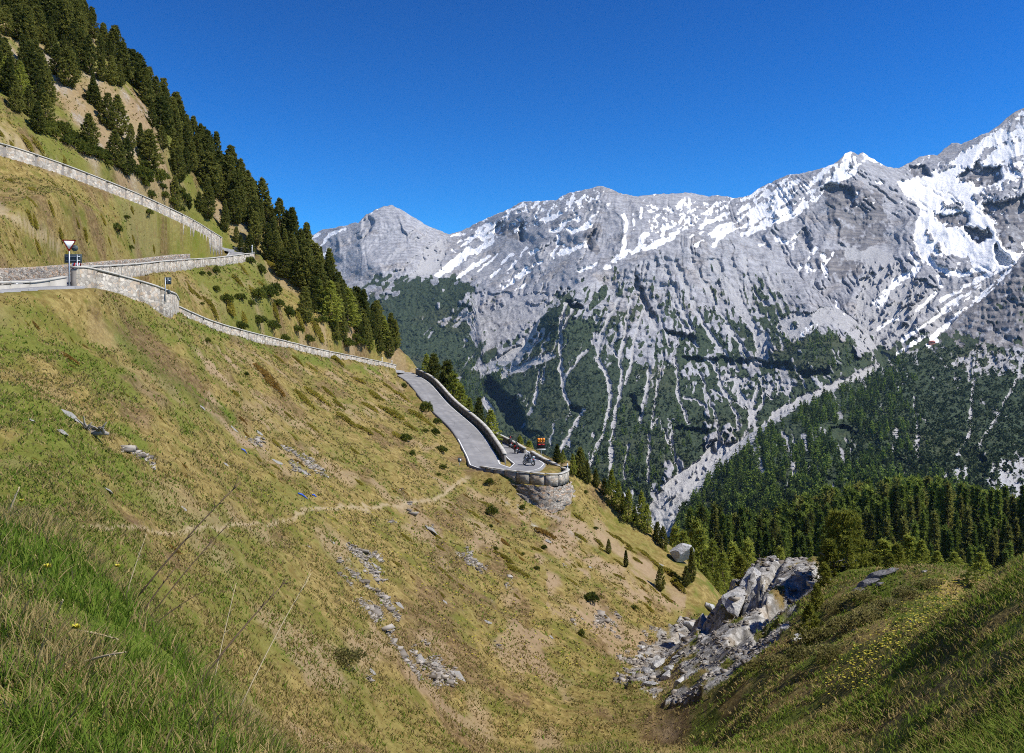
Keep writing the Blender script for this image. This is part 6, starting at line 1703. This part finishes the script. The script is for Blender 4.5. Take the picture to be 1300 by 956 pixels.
for u, v, w_, lab in [(812,838,14,"white stone at the upper end of the gully bed"),(835,846,26,"largest pale stone in the gully bed"),(822,855,20,"pale stone in the middle of the gully bed"),(850,850,18,"stone on the right side of the gully bed"),(806,858,18,"stone on the left side of the gully bed"),(845,862,20,"flat pale stone low in the gully bed"),(858,835,14,"small stone under the outcrop's foot"),(815,825,12,"dark-edged stone where slope and gully meet"),(828,872,24,"broad pale stone at the bottom of the gully bed"),(862,868,20,"pale stone at the bottom right of the gully bed")]:
    boulder(u, v, w_, lab, 'l', None, 1.2, .9, "boulder", "stones of the gully bed")
for u, v, w_, lab, a in [(1105,742,26,"black jagged ledge rock on the right bank, left piece",1.6),(1122,733,30,"black jagged ledge rock on the right bank, longest piece",1.9),(1135,727,18,"black ledge rock under the dark bushy pine",1.3),(1090,755,18,"low black rock at the lower left of the ledge",1.6),(1118,745,12,"grey broken rock in front of the black ledge",1.2)]:
    boulder(u, v, w_, lab, 'd', 0, a, .8, "ledge_rock", "dark ledge on the right bank")
for u, v, w_, lab in [(40,535,14,"flat grey slab on the left grass slope, upper one"),(90,530,26,"long flat slate slab left of the dead root"),(80,553,20,"brown-grey slab just left of the dead root"),(298,546,12,"bright bluish stone beside the green grass streak"),(256,520,10,"small bluish slab in the green grass streak"),(288,592,10,"white stone in the middle of the left slope"),(232,647,12,"white stone above the footpath"),(137,624,13,"reddish flat stone on the left slope"),(545,674,18,"grey rock lying on the slope below the hairpin path"),(697,688,12,"pale slab on the slope below the footing"),(421,690,9,"white stone left of the scree patch"),(392,695,7,"small white stone far left of the scree patch"),
                    (473,858,14,"white stone at the bottom of the near slope"),(478,720,14,"blue-grey stone in the scree patch"),(507,772,14,"flat stone below the scree patch"),(515,832,16,"slate block in the lower scree"),(535,838,18,"grey block in the lower scree, right of another"),(552,848,20,"large dark-edged stone in the lower scree"),(582,860,24,"flat pale rock at the bottom edge of the lower scree"),(565,765,9,"small white stone on the flowery slope"),(620,790,10,"stone in the short streak on the flowery slope"),(739,787,7,"white stone on the right part of the slope"),(749,722,7,"bright small stone high on the right slope"),(700,810,9,"white stone low on the right part of the slope"),(840,725,8,"white stone on the tan strip near the crest"),(352,590,14,"pale stone in the rocky streak above the path"),(385,600,14,"pale stone at the lower end of the rocky streak"),(330,552,12,"stone at the upper end of the rocky streak"),(1160,790,12,"pinkish stone beside the yellow flower strip"),(1225,770,10,"pinkish stone on the right bank"),(1085,803,14,"tan stone between the willow bushes"),(1172,730,10,"white stone on the rim of the right bank")]:
    boulder(u, v, w_, lab, 's', None, 1.35, .5, "rock", "loose rocks on the slopes")
DEAD = simple_mat("dead_wood", (0.25, 0.225, 0.195), .9, noise=.4, scale=5)
def dead_root(u, v, size, lab, seed, name="dead_root", Y=None):
    q = hit(u, v) if Y is None else P(u, v, Y)
    if Y: q[2] = float(gz(q[0], q[1]))
    rs = np.random.default_rng(seed)
    r = empty(name, (q[0], q[1], q[2] - .05))
    m = MB(); m.tube([(-.5 * size, 0, .02), (-.15 * size, 0, .16 * size), (.2 * size, 0, .20 * size), (.45 * size, .1, .12 * size)], [.05 * size, .10 * size, .12 * size, .05 * size], 10); m.build("trunk", DEAD, r, True)
    for k in range(11):
        a = rs.uniform(0, 2 * math.pi); l = size * rs.uniform(.35, .75); up = rs.uniform(.5, 1.5)
        b0 = np.array([rs.uniform(-.3, .3) * size, 0, .15 * size])
        c1 = b0 + l * .5 * np.array([math.cos(a), math.sin(a) * .6, up]); c2 = b0 + l * np.array([math.cos(a + .5), math.sin(a + .5) * .6, up * rs.uniform(.3, 1.0)])
        m = MB(); m.tube([b0, c1, c2], [.07 * size, .045 * size, .015 * size], 6); m.build("branch", DEAD, r, True)
    tag(r, lab, "dead wood")
dead_root(122, 556, 1.15, "grey weathered tree root with curled branches on the left slope", 1)
dead_root(1067, 728, 1.6, "bleached dead stump between the two young pines", 4, "dead_stump", 64)
dead_root(470, 868, .5, "pale dead twigs on the bottom of the near slope", 8, "dead_branch")
PLAST = simple_mat("blue_plastic", (0.03, 0.10, 0.55), .5)
for u, v, l, lab in [(383, 632, .8, "bright blue strip of plastic lying above the footpath"), (310, 576, .5, "small blue scrap on the left slope"), (398, 634, .35, "blue scrap right of the bright blue strip")]:
    q = hit(u, v); n, dn = slope_frame(q[0], q[1])
    m = MB(); m.tube([(-l / 2, 0, .05), (-l * .1, .05, .10), (l / 2, -.03, .05)], [.05, .06, .03], 6)
    o = m.build("plastic_strip", PLAST); o.location = q; o.rotation_euler = (basis(n, dn) @ Matrix.Rotation(.4, 3, 'Z')).to_euler()
    tag(o, lab, "litter", "blue scraps")

# small stones: scree on the slope, outcrop and gully bed
def rubble():
    rs = np.random.default_rng(21)
    w_ = (stone.ravel() > .4) & (Yg.ravel() < 100) & vis.ravel()
    ii = np.where(w_)[0]
    base = np.array([[x, y, z] for x in (-1, 1) for y in (-1, 1) for z in (-.6, .6)], float)
    Fb = np.array([(0, 1, 3, 2), (4, 6, 7, 5), (0, 4, 5, 1), (2, 3, 7, 6), (0, 2, 6, 4), (1, 5, 7, 3)])
    n = 6200
    outc = rock_f.ravel() > .5
    ii = ii[(~outc[ii]) | (rs.random(len(ii)) < .12)]
    pick = rs.choice(ii, n)
    px, py = Xg.ravel()[pick] + rs.normal(0, .1, n), Yg.ravel()[pick] + rs.normal(0, .4, n)
    pz = gz(px, py)
    s = rs.lognormal(-2.95, .6, n) * (py / 55) ** .5
    s = np.clip(s, .03, .42)
    V = base[None] * rs.uniform(.6, 1.25, (n, 8, 3))
    V[:, :, 2] *= .6
    a = rs.uniform(0, 6.28, n); c, sn_ = np.cos(a)[:, None], np.sin(a)[:, None]
    W = np.stack([V[..., 0] * c - V[..., 1] * sn_, V[..., 0] * sn_ + V[..., 1] * c, V[..., 2] + V[..., 0] * rs.uniform(-.5, .5, (n, 1))], -1)
    W = W * s[:, None, None] + np.stack([px, py, pz + s * .2], -1)[:, None]
    F = (Fb[None] + (np.arange(n) * 8)[:, None, None]).reshape(-1, 4)
    m, nt, b = new_mat("rubble_stone"); nn = NT(nt)
    nn.link(nn.mix(nn.attr('tint').outputs['Fac'], (0.11, 0.092, 0.072), (0.36, 0.325, 0.28)), b.inputs['Base Color'])
    o = mesh_np("rubble", W.reshape(-1, 3), F, m, {'tint': np.repeat(rs.random(n) ** 1.2, 8)})
    tag(o, "scattered stones and gravel on the slope and in the gully", None, None, 'stuff')
rubble()

# ------------------------------------------------------------------ grass, flowers, dry stalks
GRASS = leaf_mat("grass_blades", (0.085, 0.150, 0.013), (0.42, 0.32, 0.14), .42, 0)
cr_ = [n for n in GRASS.node_tree.nodes if n.type == 'VALTORGB'][0]
e = cr_.color_ramp.elements.new(.30); e.color = (0.155, 0.230, 0.026, 1)
e = cr_.color_ramp.elements.new(.55); e.color = (0.20, 0.185, 0.042, 1)
e = cr_.color_ramp.elements.new(.75); e.color = (0.31, 0.24, 0.095, 1)
def blades_mesh(px, py, hgt, wid, tint, lean, rs, segs=2, jitter=0.0):
    n = len(px); pz = gz(px, py)
    a = rs.uniform(0, 2 * np.pi, n); la = rs.uniform(0, 2 * np.pi, n)
    dx, dy = np.cos(la) * lean, np.sin(la) * lean
    sx, sy = np.cos(a) * wid * .5, np.sin(a) * wid * .5
    base = np.stack([px, py, pz - .015], -1)
    L = []
    for k in range(segs + 1):
        t = k / segs
        c = base + np.stack([dx * hgt * t * t, dy * hgt * t * t, hgt * (t - .25 * lean * t * t)], -1)
        if k < segs:
            w = 1 - .35 * t
            L += [c - np.stack([sx, sy, sx * 0], -1) * w, c + np.stack([sx, sy, sx * 0], -1) * w]
        else: L.append(c)
    V = np.stack(L, 1); m = V.shape[1]; k0 = np.arange(n) * m
    F4 = [np.stack([k0 + 2 * k, k0 + 2 * k + 1, k0 + 2 * k + 3, k0 + 2 * k + 2], -1) for k in range(segs - 1)]
    F3 = np.stack([k0 + m - 3, k0 + m - 2, k0 + m - 1], -1)
    return V.reshape(-1, 3), [F3] + ([np.vstack(F4)] if F4 else []), np.repeat(tint, m)
def near_grass():
    rs = np.random.default_rng(31)
    n = 155000
    y = np.exp(rs.uniform(math.log(1.8), math.log(9.5), n)); a = rs.uniform(-.95, .05, n); x = a * y
    i = np.clip(((a - GA[0]) / (GA[1] - GA[0])).astype(int), 0, NA - 1); j = np.clip(((np.log(y) - GB[0]) / (GB[1] - GB[0])).astype(int), 0, NB - 1)
    clump = fbm(x / .28, y / .28, 301, 2); zone = fbm(x / 1.1, y / 1.1, 303, 3)
    edge = smooth(.62, .9, clump + .0)
    greenness = smooth(.40, .56, zone + .16 * smooth(-.2, -.5, a))
    keep = rs.random(n) < (.25 + 1.1 * smooth(.35, .6, clump)) 
    x, y, clump, zone, greenness, a = x[keep], y[keep], clump[keep], zone[keep], greenness[keep], a[keep]
    n = len(x)
    uu = UC + a * FPX; vv = VC - gz(x, y) / y * FPX
    de = seg_dist(uu, vv, [(-60, 640), (60, 672), (110, 704), (160, 758), (200, 812), (258, 868), (322, 935), (395, 1000)])
    greenness = np.maximum(greenness * smooth(-4, 26, de + (zone - .5) * 60), .8 * (np.hypot(uu - 225, vv - 838) < 38) + .7 * (np.hypot(uu - 150, vv - 775) < 22))
    greenness = greenness * (1 - .3 * smooth(830, 900, vv) * (zone < .55))
    dry = rs.random(n) > (.22 + .68 * greenness)
    tint = np.where(dry, rs.uniform(.66, .97, n), rs.uniform(.0, .42, n))
    h = np.where(dry, rs.uniform(.07, .22, n), rs.uniform(.07, .20, n)) * (.6 + .8 * clump) * .78
    V, F, T = blades_mesh(x, y, h, rs.uniform(.004, .008, n) * (.6 + .12 * y), tint, rs.uniform(.15, .9, n), rs, 3)
    tag(mesh_np("knoll_grass", V, F, GRASS, {'tint': T}), "lush green and straw grass on the near knoll", None, None, 'stuff')
near_grass()
def slope_grass():
    rs = np.random.default_rng(33)
    n = 205000
    a = rs.uniform(-.78, .80, n); b_ = rs.uniform(math.log(11), math.log(175), n); y = np.exp(b_); x = a * y
    i = np.clip(np.round((a - GA[0]) / (GA[1] - GA[0])).astype(int), 0, NA - 1); j = np.clip(np.round((b_ - GB[0]) / (GB[1] - GB[0])).astype(int), 0, NB - 1)
    ok = vis[i, j] & (road_near[i, j] > 1.3) & (stone[i, j] < .5) & (path_f[i, j] < .4) & ~((a > .1) & (y > 100))
    zone = fbm(x / 2.2, y / 2.6, 311, 3)
    ok &= rs.random(n) < (.25 + 1.2 * smooth(.38, .6, zone))
    x, y, i, j, zone = x[ok], y[ok], i[ok], j[ok], zone[ok]
    g = green[i, j]; br = brown[i, j]; n = len(x)
    isg = rs.random(n) < (.15 + .55 * g + .22 * (x / y > .2)) * (1 - .6 * br)
    tint = np.where(isg, rs.uniform(.18, .52, n), rs.uniform(.55, .97, n))
    per = 3
    x = np.repeat(x, per) + rs.normal(0, .09, n * per); y = np.repeat(y, per) + rs.normal(0, .12, n * per); tint = np.clip(np.repeat(tint, per) + rs.normal(0, .06, n * per), 0, .97)
    h = rs.uniform(.10, .26, n * per) * (.8 + .004 * y)
    V, F, T = blades_mesh(x, y, h, .0016 * y * rs.uniform(.5, 1.1, n * per) + .006, tint, rs.uniform(.3, 1.3, n * per), rs, 2)
    tag(mesh_np("slope_grass", V, F, GRASS, {'tint': T}), "straw and green grass tufts over the hillside and the right bank", None, None, 'stuff')
slope_grass()
def flowers():
    rs = np.random.default_rng(35)
    PET = simple_mat("yellow_petals", (0.46, 0.40, 0.04), .6, noise=.15, scale=30)
    V = []; F = []; n = 0
    def add(q, s):
        nonlocal n
        for k in range(2):
            a = rs.uniform(0, 6.28)
            for t in range(5):
                b_ = a + t * 1.2566
                V.extend([q, q + s * np.array([math.cos(b_ - .4), math.sin(b_ - .4), .35 + .3 * k]), q + s * np.array([math.cos(b_ + .4), math.sin(b_ + .4), .35 + .3 * k])]); F.append((n, n + 1, n + 2)); n += 3
    line = [(1205,748),(1195,765),(1170,785),(1150,800),(1125,820),(1100,840),(1080,860),(1060,885)]
    for _ in range(430):
        t = rs.uniform(0, len(line) - 1.001); k = int(t); f = t - k
        u = line[k][0] * (1 - f) + line[k + 1][0] * f + rs.normal(0, 13); v = line[k][1] * (1 - f) + line[k + 1][1] * f + rs.normal(0, 9)
        q = hit(u, v)
        if q[1] > 60: continue
        q = q + np.array([0, 0, rs.uniform(.12, .26)]); add(q, rs.uniform(.028, .048) * (q[1] / 25) ** .5)
    for poly, cnt in (([(520,640),(600,660),(680,740),(760,800),(760,866),(600,866),(520,740)], 330), ([(380,640),(520,660),(540,720),(420,690)], 70), ([(300,540),(420,590),(420,660),(300,640)], 50)):
        for u, v in scatter_poly(poly, cnt, 2.0, rs):
            q = hit(u, v) + np.array([0, 0, .15]); add(q, .0011 * q[1] * rs.uniform(.6, 1.2))
    for u, v in [(150, 752), (28, 668), (116, 690), (210, 812), (60, 760), (96, 845)]:
        q = hit(u, v) + np.array([0, 0, .16])
        for z in range(3): add(q + np.array([0, 0, z * .004]), .018)
    tag(mesh_np("wildflowers", np.array(V), np.array(F), PET), "yellow wildflowers on the right bank and the lower grass slope", None, None, 'stuff')
flowers()
STALK = simple_mat("dry_stalk", (0.115, 0.075, 0.045), .9, noise=.3, scale=20)
PALE = simple_mat("pale_straw", (0.42, 0.34, 0.20), .9, noise=.2, scale=20)
def stalk(p0, p1, lab, mat, r=.006, heads=5, name="dry_stalk", seed=0):
    rs = np.random.default_rng(seed)
    p0, p1 = np.array(p0), np.array(p1); d = p1 - p0; L = np.linalg.norm(d)
    r0 = empty(name, tuple(p0))
    m = MB(); m.tube([d * t + np.array([0, 0, .06 * L * math.sin(t * 3.1)]) * .5 for t in (-.06, .2, .4, .6, .8, 1.0)], [r, r, r * .9, r * .75, r * .6, r * .35], 6); m.build("stem", mat, r0, True)
    for k in range(heads):
        t = rs.uniform(.45, 1.0); c = d * t + np.array([0, 0, .03 * L * math.sin(t * 3.1)]); e = rs.normal(0, 1, 3); e = e / np.linalg.norm(e) * .05 * L + d / L * .07 * L
        m = MB(); m.tube([c, c + e * .6, c + e], [r * .5, r * .4, r * .15], 5); m.build("twig", mat, r0, True)
    tag(r0, lab, "plant stalk", "dry stalks in front of the slope")
for k, (u0, v0, Y0, u1, v1, Y1, lab, mt, r) in enumerate([
    (168,756,6.1,306,612,6.4,"tall dark dry stalk rising from the knoll edge, longest one",STALK,.0065),(180,768,6.0,222,722,6.1,"short dark stalk beside the longest one",STALK,.006),(186,774,5.9,300,655,6.2,"thin dark stalk leaning right behind the longest one",STALK,.004),(192,778,5.9,262,748,6.0,"low dark stalk leaning far to the right",STALK,.004),
    (258,822,5.4,362,740,5.8,"dark dry stalk near the bottom of the knoll edge",STALK,.006),(270,808,5.5,300,740,5.7,"pale straw stalk behind the lower dark stalk",PALE,.004),(300,832,5.3,395,728,5.8,"pale thin stalk right of the lower dark one",PALE,.004),(10,648,7,25,618,7,"pale dead stalk at the left frame edge",PALE,.009),(160,714,6.3,186,678,6.4,"pale straw stalk left of the dark stalks",PALE,.004),(70,800,4.4,150,812,4.2,"pale dead stem lying in the green grass",PALE,.008),(92,846,3.9,160,828,3.8,"second pale dead stem lying in the grass",PALE,.007),(68,790,4.5,80,762,4.4,"short upright pale stem in the green grass",PALE,.008)]):
    a_, b2 = P(u0, v0, Y0), P(u1, v1, Y1)
    a_[2] = min(a_[2], float(gz(a_[0], a_[1])) + .02)
    stalk(a_, b2, lab, mt, r, 7 if mt is STALK else 4, seed=k)
